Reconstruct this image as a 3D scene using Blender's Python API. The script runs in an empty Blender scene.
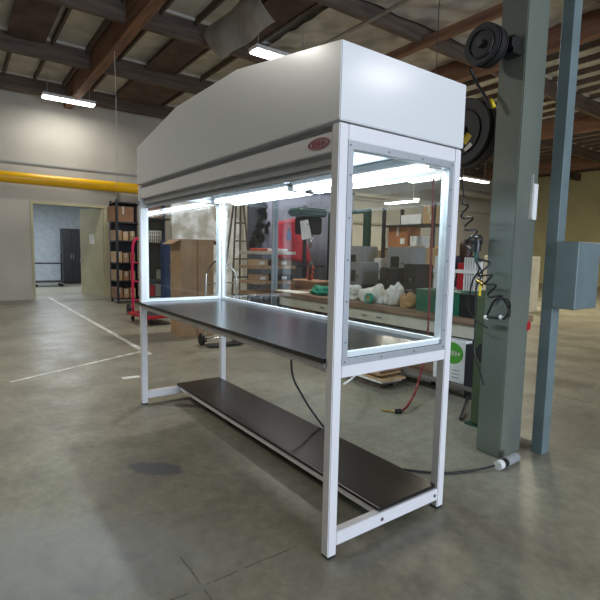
import bpy, bmesh, math, random
from mathutils import Vector, Matrix
random.seed(4)
S = bpy.context.scene
COL = S.collection
PI = math.pi

# ------------------------------------------------------------------ camera
CX, CY, CZ = 1.5425, -1.3132, 1.3945
YAW, PITCH, ROLL, F = 0.9394, -0.1009, 0.0207, 473.56
def cam_axes():
    fwd = Vector((-math.sin(YAW)*math.cos(PITCH), math.cos(YAW)*math.cos(PITCH), math.sin(PITCH)))
    right = Vector((math.cos(YAW), math.sin(YAW), 0)); up = right.cross(fwd)
    r2 = math.cos(ROLL)*right + math.sin(ROLL)*up
    u2 = -math.sin(ROLL)*right + math.cos(ROLL)*up
    return r2, u2, fwd
RA, UA, FA = cam_axes()
CAM = Vector((CX, CY, CZ))
cd = bpy.data.cameras.new('camera'); cam = bpy.data.objects.new('camera', cd); COL.objects.link(cam)
cd.sensor_fit = 'HORIZONTAL'; cd.sensor_width = 36; cd.lens = F*36/600; cd.clip_start = 0.05; cd.clip_end = 200
m = Matrix((RA, UA, -FA)).transposed().to_4x4(); m.translation = CAM
cam.matrix_world = m; S.camera = cam
def P(x, y, X=None, Y=None, Z=None):
    """point of the place seen at photo position x,y on the plane X, Y or Z"""
    d = FA + (x-300)/F*RA - (y-300)/F*UA
    if X is not None: t = (X-CX)/d.x
    elif Y is not None: t = (Y-CY)/d.y
    else: t = (Z-CZ)/d.z
    return CAM + t*d

# ------------------------------------------------------------------ materials
def lin(c): return tuple(((v/255)/12.92 if v/255 <= .04045 else ((v/255+.055)/1.055)**2.4) for v in c)
def mat(name, rgb, rough=.5, metal=0, var=.08, scale=6, rgb2=None, bump=0, spec=.5, emit=None, es=0, stretch=(1,1,1), coat=0, lo=.35, hi=.65):
    M = bpy.data.materials.new(name); M.use_nodes = True
    nt = M.node_tree; b = nt.nodes['Principled BSDF']
    c = lin(rgb); c2 = lin(rgb2) if rgb2 else tuple(v*(1-var*2) for v in c)
    tc = nt.nodes.new('ShaderNodeTexCoord'); mp = nt.nodes.new('ShaderNodeMapping'); mp.inputs['Scale'].default_value = stretch
    n = nt.nodes.new('ShaderNodeTexNoise'); n.inputs['Scale'].default_value = scale; n.inputs['Detail'].default_value = 5
    r = nt.nodes.new('ShaderNodeValToRGB'); r.color_ramp.elements[0].position = lo; r.color_ramp.elements[1].position = hi
    r.color_ramp.elements[0].color = (*c2, 1); r.color_ramp.elements[1].color = (*c, 1)
    L = nt.links.new
    L(tc.outputs['Object'], mp.inputs[0]); L(mp.outputs[0], n.inputs['Vector']); L(n.outputs[0], r.inputs[0]); L(r.outputs[0], b.inputs['Base Color'])
    b.inputs['Roughness'].default_value = rough; b.inputs['Metallic'].default_value = metal
    b.inputs['Specular IOR Level'].default_value = spec; b.inputs['Coat Weight'].default_value = coat
    if bump:
        bp = nt.nodes.new('ShaderNodeBump'); bp.inputs['Strength'].default_value = bump; bp.inputs['Distance'].default_value = .01
        L(n.outputs[0], bp.inputs['Height']); L(bp.outputs[0], b.inputs['Normal'])
    if emit:
        b.inputs['Emission Color'].default_value = (*emit, 1); b.inputs['Emission Strength'].default_value = es
    return M
def glassmat(name, tint=(1,1,1), f0=.04, boost=1.0):
    M = bpy.data.materials.new(name); M.use_nodes = True; nt = M.node_tree; nt.nodes.clear()
    o = nt.nodes.new('ShaderNodeOutputMaterial'); t = nt.nodes.new('ShaderNodeBsdfTransparent'); g = nt.nodes.new('ShaderNodeBsdfGlossy')
    fr = nt.nodes.new('ShaderNodeFresnel'); ge = nt.nodes.new('ShaderNodeNewGeometry'); mr = nt.nodes.new('ShaderNodeMapRange')   # same reflectance on both faces of the pane
    mr.inputs[3].default_value = 1.5*boost; mr.inputs[4].default_value = 1/(1.5*boost)
    nt.links.new(ge.outputs['Backfacing'], mr.inputs[0]); nt.links.new(mr.outputs[0], fr.inputs['IOR'])
    t.inputs[0].default_value = (*tint, 1); g.inputs['Roughness'].default_value = .015; g.inputs[0].default_value = (1,1,1,1)
    mx = nt.nodes.new('ShaderNodeMixShader')
    nt.links.new(fr.outputs[0], mx.inputs[0]); nt.links.new(t.outputs[0], mx.inputs[1]); nt.links.new(g.outputs[0], mx.inputs[2]); nt.links.new(mx.outputs[0], o.inputs[0])
    return M

M = {}
M['paint'] = mat('white_powder_coat', (228,227,228), .32, var=.01, scale=3)
M['hood'] = mat('hood_powder_coat', (222,224,224), .35, var=.008, scale=1.5, coat=.5)
M['sash'] = mat('grey_sash', (170,170,170), .4)
M['alu'] = mat('brushed_aluminium', (196,202,208), .38, .55, var=.03, scale=40, stretch=(1,1,.1))
M['galv'] = mat('galvanised_steel', (186,202,216), .4, .1, var=.03)
M['inner'] = mat('inner_white', (236,240,244), .4, var=.01)
M['black_top'] = mat('black_laminate', (24,28,33), .2, var=.1, scale=90, rgb2=(24,26,31), spec=.6)
M['black_shelf'] = mat('black_laminate_shelf', (34,31,31), .28, var=.1, scale=80, rgb2=(34,31,31), spec=.4)
M['panel_edge'] = mat('grey_core', (168,165,160), .6)
M['rubber'] = mat('black_rubber', (22,22,23), .55)
M['screw'] = mat('screw_steel', (150,152,155), .35, .8)
M['glass'] = glassmat('clear_pane', (.97,.985,.98))
M['glass_side'] = glassmat('clear_end_pane', (.97,.985,.98))
M['tube'] = mat('lit_tube', (255,255,255), .4, emit=(.86,.94,1), es=9)
M['lamp'] = mat('lit_diffuser', (255,255,255), .4, emit=(1,.97,.9), es=9)
M['wall'] = mat('painted_wall', (186,183,174), .8, rgb2=(170,166,157), scale=.8, bump=.05)
M['wall_y'] = mat('cream_wall', (205,196,150), .8, rgb2=(190,182,140), scale=.8)
M['white_wall'] = mat('blotchy_white_wall', (226,228,230), .8, rgb2=(170,166,156), scale=2.4, lo=.42, hi=.58)
M['wood_beam'] = mat('glulam_timber', (138,98,72), .75, rgb2=(106,76,58), scale=5, stretch=(.25,3,3))
M['wood_dark'] = mat('dark_purlin_timber', (104,90,78), .8, rgb2=(78,66,58), scale=5, stretch=(3,.25,3))
M['deck'] = mat('grey_roof_lining', (200,198,188), .45, rgb2=(168,166,156), scale=2.2, bump=.6)
M['plyw'] = mat('brown_plywood', (92,74,64), .8, rgb2=(70,56,50), scale=3)
M['foil'] = mat('foil_lining', (190,186,180), .4, .1, rgb2=(150,147,142), scale=2.5, bump=.5)
M['tape'] = mat('pale_batten', (205,203,195), .5)
M['yellow'] = mat('yellow_pipe_paint', (240,184,20), .35, var=.04)
M['grey_pipe'] = mat('grey_pipe', (150,148,138), .5)
M['cream'] = mat('cream_door_paint', (186,182,150), .55, rgb2=(172,168,138), scale=2)
M['card'] = mat('cardboard', (178,146,112), .8, rgb2=(162,130,98), scale=4)
M['card2'] = mat('pale_cardboard', (206,176,136), .8, rgb2=(184,152,112), scale=4)
M['card3'] = mat('brown_cardboard', (154,116,88), .8, rgb2=(136,102,78), scale=4)
M['dark'] = mat('dark_steel', (46,46,50), .5, .3)
M['black'] = mat('black_plastic', (24,25,27), .4)
M['navy'] = mat('navy_steel', (38,52,100), .5)
M['blue'] = mat('blue_steel', (50,84,150), .45)
M['red'] = mat('red_paint', (186,34,44), .4)
M['pink'] = mat('crimson_paint', (206,30,84), .4)
M['chrome'] = mat('chrome', (215,215,215), .18, 1)
M['white'] = mat('white_plastic', (232,232,230), .45)
M['column'] = mat('grey_green_column_paint', (108,114,102), .42, rgb2=(94,102,94), scale=2.5, stretch=(1,1,.4))
M['column_d'] = mat('bluish_box_paint', (108,124,126), .45)
M['green'] = mat('green_steel', (22,98,74), .45)
M['dgreen'] = mat('dark_green_steel', (24,66,54), .5)
M['lime'] = mat('light_green_paint', (72,86,58), .5)
M['lime_logo'] = mat('green_print', (84,168,54), .5)
M['wood_top'] = mat('worn_bench_wood', (146,120,98), .65, rgb2=(110,84,66), scale=6, stretch=(.3,3,3))
M['old_wood'] = mat('greyed_wood', (128,122,114), .7, rgb2=(96,88,80), scale=6, stretch=(.3,3,3))
M['plank'] = mat('raw_plank', (190,158,122), .75, rgb2=(160,126,92), scale=6, stretch=(.3,3,3))
M['cream_panel'] = mat('cream_panel', (204,200,182), .6)
M['grey'] = mat('grey_machine_paint', (150,152,152), .5)
M['orange_board'] = mat('orange_brown_board', (176,116,70), .6, rgb2=(156,98,58), scale=3)
M['bag'] = mat('white_polythene', (236,234,228), .35, bump=.2, scale=20)
M['teal'] = mat('teal_cloth', (34,150,124), .8)
M['paper'] = mat('white_paper', (236,234,228), .8)
M['kraft'] = mat('kraft_paper', (188,146,100), .8)
M['curtain'] = mat('grey_vinyl_curtain', (112,114,132), .6, rgb2=(96,98,114), scale=2)
M['darkcurtain'] = mat('dark_curtain', (58,60,72), .6)
M['redcloth'] = mat('red_cloth', (188,44,66), .8, rgb2=(160,34,56), scale=4)
M['orange'] = mat('orange_red_hose', (206,76,50), .5)
M['hose_red'] = mat('dark_red_rubber', (128,30,38), .4)
M['brass'] = mat('brass', (190,160,96), .3, .9)
M['hair'] = mat('brown_hair', (62,40,30), .5, scale=60, stretch=(1,1,.1))
M['skin'] = mat('skin', (205,160,135), .5)
M['jacket'] = mat('dark_navy_jacket', (34,34,50), .8)
M['jeans'] = mat('dark_trousers', (40,42,56), .8)
M['ylw'] = mat('yellow_label', (226,196,36), .5)
M['line'] = mat('floor_paint_and_light_spot', (232,232,228), .6, rgb2=(170,168,160), scale=9)
M['badge_red'] = mat('badge_red', (150,52,66), .4)
M['badge_grey'] = mat('badge_grey', (176,160,162), .35)
M['outside'] = mat('pale_room_wall', (190,198,206), .8)

def floor_mat():
    m = bpy.data.materials.new('polished_concrete'); m.use_nodes = True; nt = m.node_tree; b = nt.nodes['Principled BSDF']
    N = nt.nodes.new; L = nt.links.new
    tc = N('ShaderNodeTexCoord')
    def noise(s, d=6, r=.6):
        n = N('ShaderNodeTexNoise'); n.inputs['Scale'].default_value = s; n.inputs['Detail'].default_value = d; n.inputs['Roughness'].default_value = r
        L(tc.outputs['Object'], n.inputs['Vector']); return n.outputs[0]
    def ramp(i, stops):
        r = N('ShaderNodeValToRGB'); e = r.color_ramp.elements
        e[0].position, e[0].color = stops[0][0], (*stops[0][1], 1); e[1].position, e[1].color = stops[-1][0], (*stops[-1][1], 1)
        for p, c in stops[1:-1]: k = e.new(p); k.color = (*c, 1)
        L(i, r.inputs[0]); return r.outputs[0]
    def mix(f, a, bb, mode='MIX'):
        x = N('ShaderNodeMix'); x.data_type = 'RGBA'; x.blend_type = mode
        if isinstance(f, float): x.inputs[0].default_value = f
        else: L(f, x.inputs[0])
        for s, v in ((6, a), (7, bb)):
            if isinstance(v, tuple): x.inputs[s].default_value = (*v, 1)
            else: L(v, x.inputs[s])
        return x.outputs[2]
    def math_(op, a, bv=None):
        x = N('ShaderNodeMath'); x.operation = op
        for i, v in enumerate((a, bv)):
            if v is None: continue
            if isinstance(v, (int, float)): x.inputs[i].default_value = v
            else: L(v, x.inputs[i])
        return x.outputs[0]
    base = ramp(noise(1.1), [(.3, lin((122,119,106))), (.5, lin((138,135,120))), (.7, lin((154,150,135)))])
    fine = ramp(noise(14, 8, .7), [(.32, (.72,.72,.74)), (.68, (1.1,1.09,1.05))])
    c = mix(1.0, base, fine, 'MULTIPLY')
    blot = ramp(noise(3.2, 5, .65), [(.48, (1.03,1.03,1.02)), (.68, (.84,.845,.87))])
    c = mix(1.0, c, blot, 'MULTIPLY')
    sx = N('ShaderNodeSeparateXYZ'); L(tc.outputs['Object'], sx.inputs[0])
    wob = math_('MULTIPLY', math_('SUBTRACT', noise(7, 3), .5), .03)
    def stain(px, py, a, rx, ry, colr, s=1.0, edge=.5):
        nonlocal c
        dx = math_('SUBTRACT', sx.outputs[0], px); dy = math_('SUBTRACT', sx.outputs[1], py)
        ca, sa = math.cos(a), math.sin(a)
        u = math_('DIVIDE', math_('ADD', math_('MULTIPLY', dx, ca), math_('MULTIPLY', dy, sa)), rx)
        v = math_('DIVIDE', math_('ADD', math_('MULTIPLY', dx, -sa), math_('MULTIPLY', dy, ca)), ry)
        d = math_('ADD', math_('MULTIPLY', u, u), math_('MULTIPLY', v, v))
        d = math_('ADD', d, math_('MULTIPLY', math_('SUBTRACT', noise(16, 4), .5), 1.8))
        k = N('ShaderNodeMapRange'); k.inputs[1].default_value = 1+edge/2; k.inputs[2].default_value = 1-edge/2; k.inputs[3].default_value = 0; k.inputs[4].default_value = s
        L(d, k.inputs[0]); c = mix(k.outputs[0], c, colr)
    stain(-1.33, -.33, .78, .18, .085, lin((84,88,94)), .85)
    stain(-.53, -.72, .9, .07, .035, lin((108,108,112)), .5)
    stain(-.42, -.93, .9, .07, .03, lin((100,100,104)), .5)
    stain(-.9, .02, 1.0, .22, .04, lin((124,122,114)), .4, 1.0)
    stain(-.75, -1.1, 1.0, .8, .35, lin((146,148,148)), .5, 1.4)
    def joint(axis, pos, w, lo=None, hi=None, s=.7):
        nonlocal c
        d = math_('ABSOLUTE', math_('ADD', math_('SUBTRACT', sx.outputs[axis], pos), wob))
        k = N('ShaderNodeMapRange'); k.inputs[1].default_value = w; k.inputs[2].default_value = w*.3; k.inputs[3].default_value = 0; k.inputs[4].default_value = s
        L(d, k.inputs[0]); f = k.outputs[0]
        f = math_('MULTIPLY', f, math_('GREATER_THAN', noise(5, 4), .44))
        if lo is not None: f = math_('MULTIPLY', f, math_('GREATER_THAN', sx.outputs[1-axis], lo))
        if hi is not None: f = math_('MULTIPLY', f, math_('LESS_THAN', sx.outputs[1-axis], hi))
        c = mix(f, c, lin((66,64,60)))
    joint(0, -.17, .006, None, -.05)
    joint(1, -.535, .005, -.42, .9)
    joint(1, 3.6, .02); joint(0, -5.6, .015); joint(1, 8.2, .02)
    L(c, b.inputs['Base Color'])
    rr = ramp(noise(2.5, 5), [(.3, (.28,)*3), (.7, (.48,)*3)]); L(rr, b.inputs['Roughness'])
    bp = N('ShaderNodeBump'); bp.inputs['Strength'].default_value = .08; bp.inputs['Distance'].default_value = .01; L(noise(30), bp.inputs['Height']); L(bp.outputs[0], b.inputs['Normal'])
    b.inputs['Specular IOR Level'].default_value = .45
    return m
M['floor'] = floor_mat()
M['hood'].node_tree.nodes['Principled BSDF'].inputs['Coat Roughness'].default_value = .16

# ------------------------------------------------------------------ mesh helpers
def add_box(bm, x0, x1, y0, y1, z0, z1, bevel=0, mtx=None, seg=1):
    b2 = bmesh.new(); bmesh.ops.create_cube(b2, size=1)
    for v in b2.verts: v.co = Vector(((x0+x1)/2+v.co.x*(x1-x0), (y0+y1)/2+v.co.y*(y1-y0), (z0+z1)/2+v.co.z*(z1-z0)))
    if bevel: bmesh.ops.bevel(b2, geom=list(b2.edges), offset=min(bevel, .45*min(abs(x1-x0), abs(y1-y0), abs(z1-z0))), segments=seg, affect='EDGES', clamp_overlap=True)
    if mtx: bmesh.ops.transform(b2, matrix=mtx, verts=b2.verts)
    me = bpy.data.meshes.new('t'); b2.to_mesh(me); bm.from_mesh(me); bpy.data.meshes.remove(me); b2.free()
def box(*a, **k): bm = bmesh.new(); add_box(bm, *a, **k); return bm
def add_cyl(bm, c, r, h, axis='Z', seg=24, r2=None, bevel=0):
    b2 = bmesh.new(); bmesh.ops.create_cone(b2, cap_ends=True, segments=seg, radius1=r, radius2=r if r2 is None else r2, depth=h)
    if bevel: bmesh.ops.bevel(b2, geom=[e for e in b2.edges if len(e.link_faces) == 2 and e.calc_face_angle() > 1], offset=bevel, segments=2, affect='EDGES')
    R = {'Z': Matrix(), 'X': Matrix.Rotation(PI/2, 4, 'Y'), 'Y': Matrix.Rotation(-PI/2, 4, 'X')}[axis]
    bmesh.ops.transform(b2, matrix=Matrix.Translation(c) @ R, verts=b2.verts)
    me = bpy.data.meshes.new('t'); b2.to_mesh(me); bm.from_mesh(me); bpy.data.meshes.remove(me); b2.free()
def cyl(*a, **k): bm = bmesh.new(); add_cyl(bm, *a, **k); return bm
def add_tube(bm, pts, r, seg=10, cap=True):
    pts = [Vector(p) for p in pts]; rings = []; n = len(pts)
    rs = r if isinstance(r, (list, tuple)) else [r]*n
    prev = None
    for i, p in enumerate(pts):
        t = (pts[min(i+1, n-1)]-pts[max(i-1, 0)]).normalized()
        if prev is None:
            a = Vector((0,0,1)) if abs(t.z) < .9 else Vector((1,0,0)); u = t.cross(a).normalized()
        else:
            u = (prev - t*prev.dot(t))
            u = u.normalized() if u.length > 1e-6 else t.orthogonal().normalized()
        prev = u; w = t.cross(u)
        rings.append([bm.verts.new(p+rs[i]*(math.cos(2*PI*k/seg)*u+math.sin(2*PI*k/seg)*w)) for k in range(seg)])
    for a, b in zip(rings, rings[1:]):
        for k in range(seg): bm.faces.new((a[k], a[(k+1) % seg], b[(k+1) % seg], b[k]))
    if cap: bm.faces.new(rings[0][::-1]); bm.faces.new(rings[-1])
def smooth_pts(pts, n=8):
    pts = [Vector(p) for p in pts]; q = [pts[0]]+pts+[pts[-1]]; out = []
    for i in range(1, len(q)-2):
        for k in range(n):
            t = k/n; a, b, c, d = q[i-1:i+3]
            out.append(.5*((2*b)+(c-a)*t+(2*a-5*b+4*c-d)*t*t+(3*b-a-3*c+d)*t**3))
    out.append(pts[-1]); return out
def tube(pts, r, smooth=True, seg=10): bm = bmesh.new(); add_tube(bm, smooth_pts(pts) if smooth else pts, r, seg); return bm
def prism(poly, axis, a, b):
    """poly in the two other axes, extruded from a to b along axis"""
    bm = bmesh.new()
    def mk(u, v, w): return {'X': (w, u, v), 'Y': (u, w, v), 'Z': (u, v, w)}[axis]
    A = [bm.verts.new(mk(u, v, a)) for u, v in poly]; B = [bm.verts.new(mk(u, v, b)) for u, v in poly]
    bm.faces.new(A); bm.faces.new(B[::-1]); n = len(poly)
    for i in range(n): bm.faces.new((A[i], A[(i+1) % n], B[(i+1) % n], B[i]))
    bmesh.ops.recalc_face_normals(bm, faces=bm.faces); return bm
def sheet(corners, mtl_thick=.01, nu=10, nv=10, f=None):
    """a thin slab over four corners, displaced by f(u,v)"""
    a, b, c, d = [Vector(p) for p in corners]; nrm = (b-a).cross(d-a).normalized(); bm = bmesh.new(); g = []
    for s in (0, 1):
        rows = []
        for i in range(nu+1):
            row = []
            for j in range(nv+1):
                u, v = i/nu, j/nv; p = a*(1-u)*(1-v)+b*u*(1-v)+c*u*v+d*(1-u)*v
                if f: p = p + f(u, v, nrm)
                row.append(bm.verts.new(p + nrm*(s*mtl_thick)))
            rows.append(row)
        g.append(rows)
    for i in range(nu):
        for j in range(nv):
            bm.faces.new((g[0][i][j], g[0][i][j+1], g[0][i+1][j+1], g[0][i+1][j]))
            bm.faces.new((g[1][i][j], g[1][i+1][j], g[1][i+1][j+1], g[1][i][j+1]))
    for i in range(nu):
        for j in (0, nv): bm.faces.new((g[0][i][j], g[0][i+1][j], g[1][i+1][j], g[1][i][j]))
    for j in range(nv):
        for i in (0, nu): bm.faces.new((g[0][i][j], g[0][i][j+1], g[1][i][j+1], g[1][i][j]))
    bmesh.ops.recalc_face_normals(bm, faces=bm.faces); return bm
def obj(name, bm, m, parent=None, smooth=False, label=None, loc=None):
    me = bpy.data.meshes.new(name); bm.to_mesh(me); bm.free()
    if isinstance(m, str): m = M[m]
    me.materials.append(m)
    if smooth: me.polygons.foreach_set('use_smooth', [True]*len(me.polygons)); 
    o = bpy.data.objects.new(name, me); COL.objects.link(o)
    if smooth == 'auto':
        try:
            me.set_sharp_from_angle(angle=.7)
        except Exception: pass
    if parent: o.parent = parent
    if label: o['label'] = label
    if loc: o.location = loc
    return o
def tag(o, label, cat, group=None, kind=None):
    o['label'] = label; o['category'] = cat
    if group: o['group'] = group
    if kind: o['kind'] = kind
    return o
def thing(name, label, cat, loc=(0,0,0), group=None, rz=0):
    o = bpy.data.objects.new(name, None); o.empty_display_size = .1; COL.objects.link(o); o.location = loc; o.rotation_euler.z = rz
    return tag(o, label, cat, group)
def struct(name, bm, m, parent=None):
    o = obj(name, bm, m, parent)
    if not parent: o['kind'] = 'structure'
    return o
def kids(o): return [c for c in bpy.data.objects if c.parent == o]
def dup(o, parent=None):
    c = o.copy(); COL.objects.link(c); c.parent = parent
    for k in kids(o): dup(k, c)
    return c
def settle(t, base):
    """shift mesh data so that the Empty sits at base while parts stay put"""
    base = Vector(base); t.location = base
    for c in kids(t):
        c.data.transform(Matrix.Translation(-base))
        for g in kids(c): g.data.transform(Matrix.Translation(-base))

# ================================================================== THE ROOM
XW = -12.7; YB = 24.0; ZC = 5.6
struct('floor', box(-20, 9, -9, YB+.2, -.1, 0), 'floor')
DY0, DY1, DZ = .35, 2.25, 2.58
bm = bmesh.new()
add_box(bm, XW-.2, XW, -9, DY0, 0, ZC); add_box(bm, XW-.2, XW, DY1, YB, 0, ZC); add_box(bm, XW-.2, XW, DY0, DY1, DZ, ZC)
struct('wall_left', bm, 'wall')
struct('trim_1', box(XW, XW+.03, -9, YB, 3.5, 3.54), 'grey')                 # joint strip along the wall
bm = bmesh.new()
for a in (DY0, DY1-.06): add_box(bm, XW-.22, XW+.02, a, a+.06, 0, DZ)
add_box(bm, XW-.22, XW+.02, DY0+.06, DY1-.06, DZ-.07, DZ); struct('trim_2', bm, 'cream')
struct('wall_back', box(XW, 9, YB, YB+.2, 0, ZC), 'wall_y')
struct('wall_front', box(XW, 9, -9.2, -9, 0, ZC), 'wall')
bm = bmesh.new(); add_box(bm, 9, 9.2, -9, -1.2, 0, ZC); add_box(bm, 9, 9.2, 3.2, YB, 0, ZC); add_box(bm, 9, 9.2, -1.2, 3.2, 4.1, ZC); struct('wall_right', bm, 'wall')
struct('wall_far', box(-20, -19.8, -4, 8, 0, 3.2), 'outside')
ceil = struct('ceiling', box(-20, 9, -9, YB+.2, ZC, ZC+.1), 'deck')
for i, x in enumerate((-12.42, -9.75, -7.1, -4.5, -1.9, .7, 3.3, 5.9)):
    obj('purlin', box(x-.06, x+.06, -9, YB, 5.2, ZC, bevel=.006), 'wood_dark', ceil)
    obj('batten', box(x+.061, x+.11, -9, YB, ZC-.05, ZC-.002), 'tape', ceil, label='pale batten along the purlin')
for y in (-4.9, 1.31, 7.5, 13.7, 19.9):
    obj('glulam_beam', box(XW, 9, y-.1, y+.1, 5.06, 5.55, bevel=.01), 'wood_beam', ceil)
y = -3.4; j0 = None
while y < YB-.5:
    o = obj('rafter', box(XW, 9, -.025, .025, ZC-.12, ZC, bevel=.004), 'wood_dark', ceil, loc=(0, y, 0)) if j0 is None else None
    if o: j0 = o
    else:
        o = j0.copy(); COL.objects.link(o); o.location = (0, y, 0)
    y += .65
for (x0, x1, y0, y1) in ((-9.6, -7.2, 2.35, 3.0), (-12.3, -9.85, 2.4, 3.6), (-7.0, -4.6, -2.0, -.8), (-9.6, -7.2, -.3, .35), (-7,-4.6,3.0,3.65)):
    obj('plywood_panel', box(x0, x1, y0, y1, ZC-.14, ZC-.121), 'plyw', ceil, label='brown plywood panel between the timbers')
for (x0, x1, y0, y1) in ((-4.38, -1.98, 1.5, 7.35), (-1.78, .62, 1.5, 7.35), (-7.0, -4.6, 3.9, 7.35)):
    rr0 = random.uniform(0, 6)
    obj('foil_lining', sheet([(x0, y0, 5.455), (x1, y0, 5.455), (x1, y1, 5.455), (x0, y1, 5.455)], .008, 24, 50, lambda u, v, n: Vector((0, 0, -.02-.02*math.sin(u*17+v*9+rr0)*math.sin(v*23-u*5)-.012*math.sin(u*31-v*40)))), 'foil', ceil, 'auto', label='wrinkled silver grey lining between the timbers')
obj('cross_timber', box(-7.0, -.4, 5.62, 5.74, 5.1, 5.25, bevel=.006), 'wood_beam', ceil)
obj('sprinkler_pipe', tube([(-9, 4.1, 5.02), (6, 4.1, 5.02)], .03, False, 12), 'grey_pipe', ceil, True, label='thin grey pipe under the timbers')
# sagging lining sheet
pts = [P(222, 60, Z=4.72), P(276, 22, Z=4.78), P(258, -14, Z=5.42), P(203, 34, Z=5.42)]
t = obj('lining_sheet', sheet(pts, .015, 14, 14, lambda u, v, n: n*(.10*math.sin(v*PI)*(.6+.4*u)) + n*.03*math.sin(u*9)), 'foil', None, 'auto')
tag(t, 'grey foil lining sheet sagging loose from the roof above the hood', 'lining sheet')
# door leaf
d = thing('door_1', 'cream steel door leaf standing open beside the shelving', 'door', (XW, 2.17, 0)); d['kind'] = 'structure'
leaf = obj('leaf', box(0, .045, -.93, 0, .02, 2.5, bevel=.004), 'cream', d)
obj('handle', cyl((.075, -.85, 1.02), .016, .09, 'X', 12), 'chrome', d, label='chrome handle')
obj('notice', box(.0455, .049, -.55, -.35, 1.5, 1.78), 'paper', d, label='small white notice')
d.rotation_euler.z = math.radians(-62)
# room beyond the door
t = thing('trolley', 'dark trolley standing in the room beyond the doorway', 'trolley', (-17.2, 1.35, 0))
obj('platform', box(-.3, .3, -.5, .5, .16, .2), 'dark', t)
obj('shelf', box(-.3, .3, -.5, .5, .8, .84), 'dark', t)
for a in (-.28, .28):
    for b_ in (-.48, .48): obj('post', box(a-.02, a+.02, b_-.02, b_+.02, .1, 1.15), 'dark', t)
for a in (-.25, .25):
    for b_ in (-.4, .4): obj('caster', cyl((a, b_, .05), .05, .03, 'X', 16), 'rubber', t)
t = thing('tall_cabinet', 'tall dark cabinet against the pale wall beyond the doorway', 'cabinet', (-18.6, 2.35, 0))
obj('body', box(-.3, .3, -.3, .3, 0, 2.1, bevel=.01), 'dark', t)
for s in (-1, 1): 
    dd = obj('door', box(.301, .32, min(s*.01, s*.29), max(s*.01, s*.29), .08, 2.05), 'dark', t)
    obj('handle', box(.321, .335, s*.04-.008, s*.04+.008, .95, 1.15), 'chrome', dd)

# yellow pipe on the wall
a = P(75, 184, X=-11.8); b_ = P(135, 188, X=-11.8); sl = (b_.z-a.z)/(b_.y-a.y)
yp = thing('overhead_pipe', 'large yellow pipe running along high in front of the left wall', 'pipe', (-11.8, 0, a.z))
zp = (a.z+b_.z)/2
obj('pipe', cyl((0, .5, zp-a.z), .135, 13, 'Y', 24), 'yellow', yp, True)
for y in (-4, 5.2): obj('bracket', box(-.895, .02, y-.02, y+.02, zp-a.z-.2, zp-a.z-.16), 'grey', yp)
t = obj('conduit', tube([(XW+.08, -2, 3.28), (XW+.08, 1.2, 3.22), (XW+.1, 1.9, 3.2), (XW+.06, 2.45, 3.1), (XW+.06, 2.5, 3.0), (XW+.06, 2.5, 0.05)], .035), 'grey_pipe', None, True)
tag(t, 'grey conduit above the yellow pipe bending down beside the doorway', 'conduit')
bm = bmesh.new(); a = P(353, 190, X=-9); b_ = P(493, 195, X=-9)
add_tube(bm, [(XW+.12, 10.0, 3.74), (XW+.12, 15.3, 3.74)], .1, 20); t = obj('duct', bm, 'cream_panel', None, True); tag(t, 'pale round duct along the distant part of the left wall', 'duct')
bm = bmesh.new(); add_tube(bm, [(-11.6, 15.6, 4.2), (-11.6, 22.5, 4.2)], .16, 20); t = obj('duct', bm, 'grey_pipe', None, 'auto'); tag(t, 'thick grey duct far off between the hood and the column', 'duct')
# hanging wire seen in front of the left wall
t = obj('hanging_wire', tube([P(114, 40, Z=5.19), P(116, 100, X=-8.9), P(116.5, 186, X=-8.9)], .006, False), 'tape', None, True)
tag(t, 'thin pale wire hanging down from the roof near the yellow pipe', 'wire')

# ceiling lights
def fixture(loc, label, power, size=1.2, rz=PI/2, col=(1,.97,.9)):
    t = thing('ceiling_light', label, 'ceiling light', loc, 'hanging strip lights under the roof')
    bm = bmesh.new(); add_box(bm, -size/2, size/2, -.15, .15, .03, .1, bevel=.01)
    obj('housing', bm, 'white', t)
    obj('diffuser', box(-size/2+.02, size/2-.02, -.12, .12, 0, .03, bevel=.008), 'lamp', t)
    for s in (-1, 1): obj('hanger', cyl((s*size*.4, 0, (ZC-loc[2])/2+.05), .008, ZC-loc[2]-.1, 'Z', 8), 'grey', t)
    t.rotation_euler.z = rz
    l = bpy.data.lights.new('lamp', 'AREA'); l.shape = 'RECTANGLE'; l.size = size; l.size_y = .25; l.energy = power; l.color = col
    lo = bpy.data.objects.new('lamp', l); COL.objects.link(lo); lo.location = (loc[0], loc[1], loc[2]-.02); lo.rotation_euler = (0, 0, rz)
q = P(80, 104, X=-11.7)
fixture((q.x, q.y-.25, q.z), 'lit strip light at the upper left, in front of the left wall', 30)
q = P(281, 58, Z=4.9); fixture((q.x, q.y, 4.86), 'lit strip light showing just over the top edge of the hood', 110)
q = P(474, 181, X=-10.0); fixture((q.x, q.y, q.z), 'lit strip light far off at the right, between hood and column', 30, 1.8)
hp_ = P(382, 76, X=0); mc = Vector((-CX, CY, CZ)); q = mc+(hp_-mc)*((4.88-CZ)/(hp_.z-CZ))
fixture((q.x, q.y, 4.88), 'strip light hanging to the right of the steel column', 45)
q = P(401, 203, X=-8.5); fixture((q.x, q.y, q.z), 'small lit strip light seen through the end pane above the white box', 70, 1.2, 0, (1, .9, .7))
q = P(424, 181, X=-9.5); fixture((q.x, q.y, q.z), 'lit strip light seen through the upper corner of the end pane', 80, 1.2, 0, (1, .9, .7))
fixture((-5.2, -3.2, 4.9), 'strip light in front of the workstation, to the left', 120)
fixture((3.0, -2.0, 4.9), 'strip light over the spot in front of the workstation', 10)
fixture((-6.0, 10.5, 4.9), 'strip light over the middle of the far work area', 260, 2.4, 0, (1, .9, .68))
fixture((-1.0, 14.5, 4.9), 'strip light near the far wall', 260, 2.4, 0, (1, .88, .62))
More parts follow.
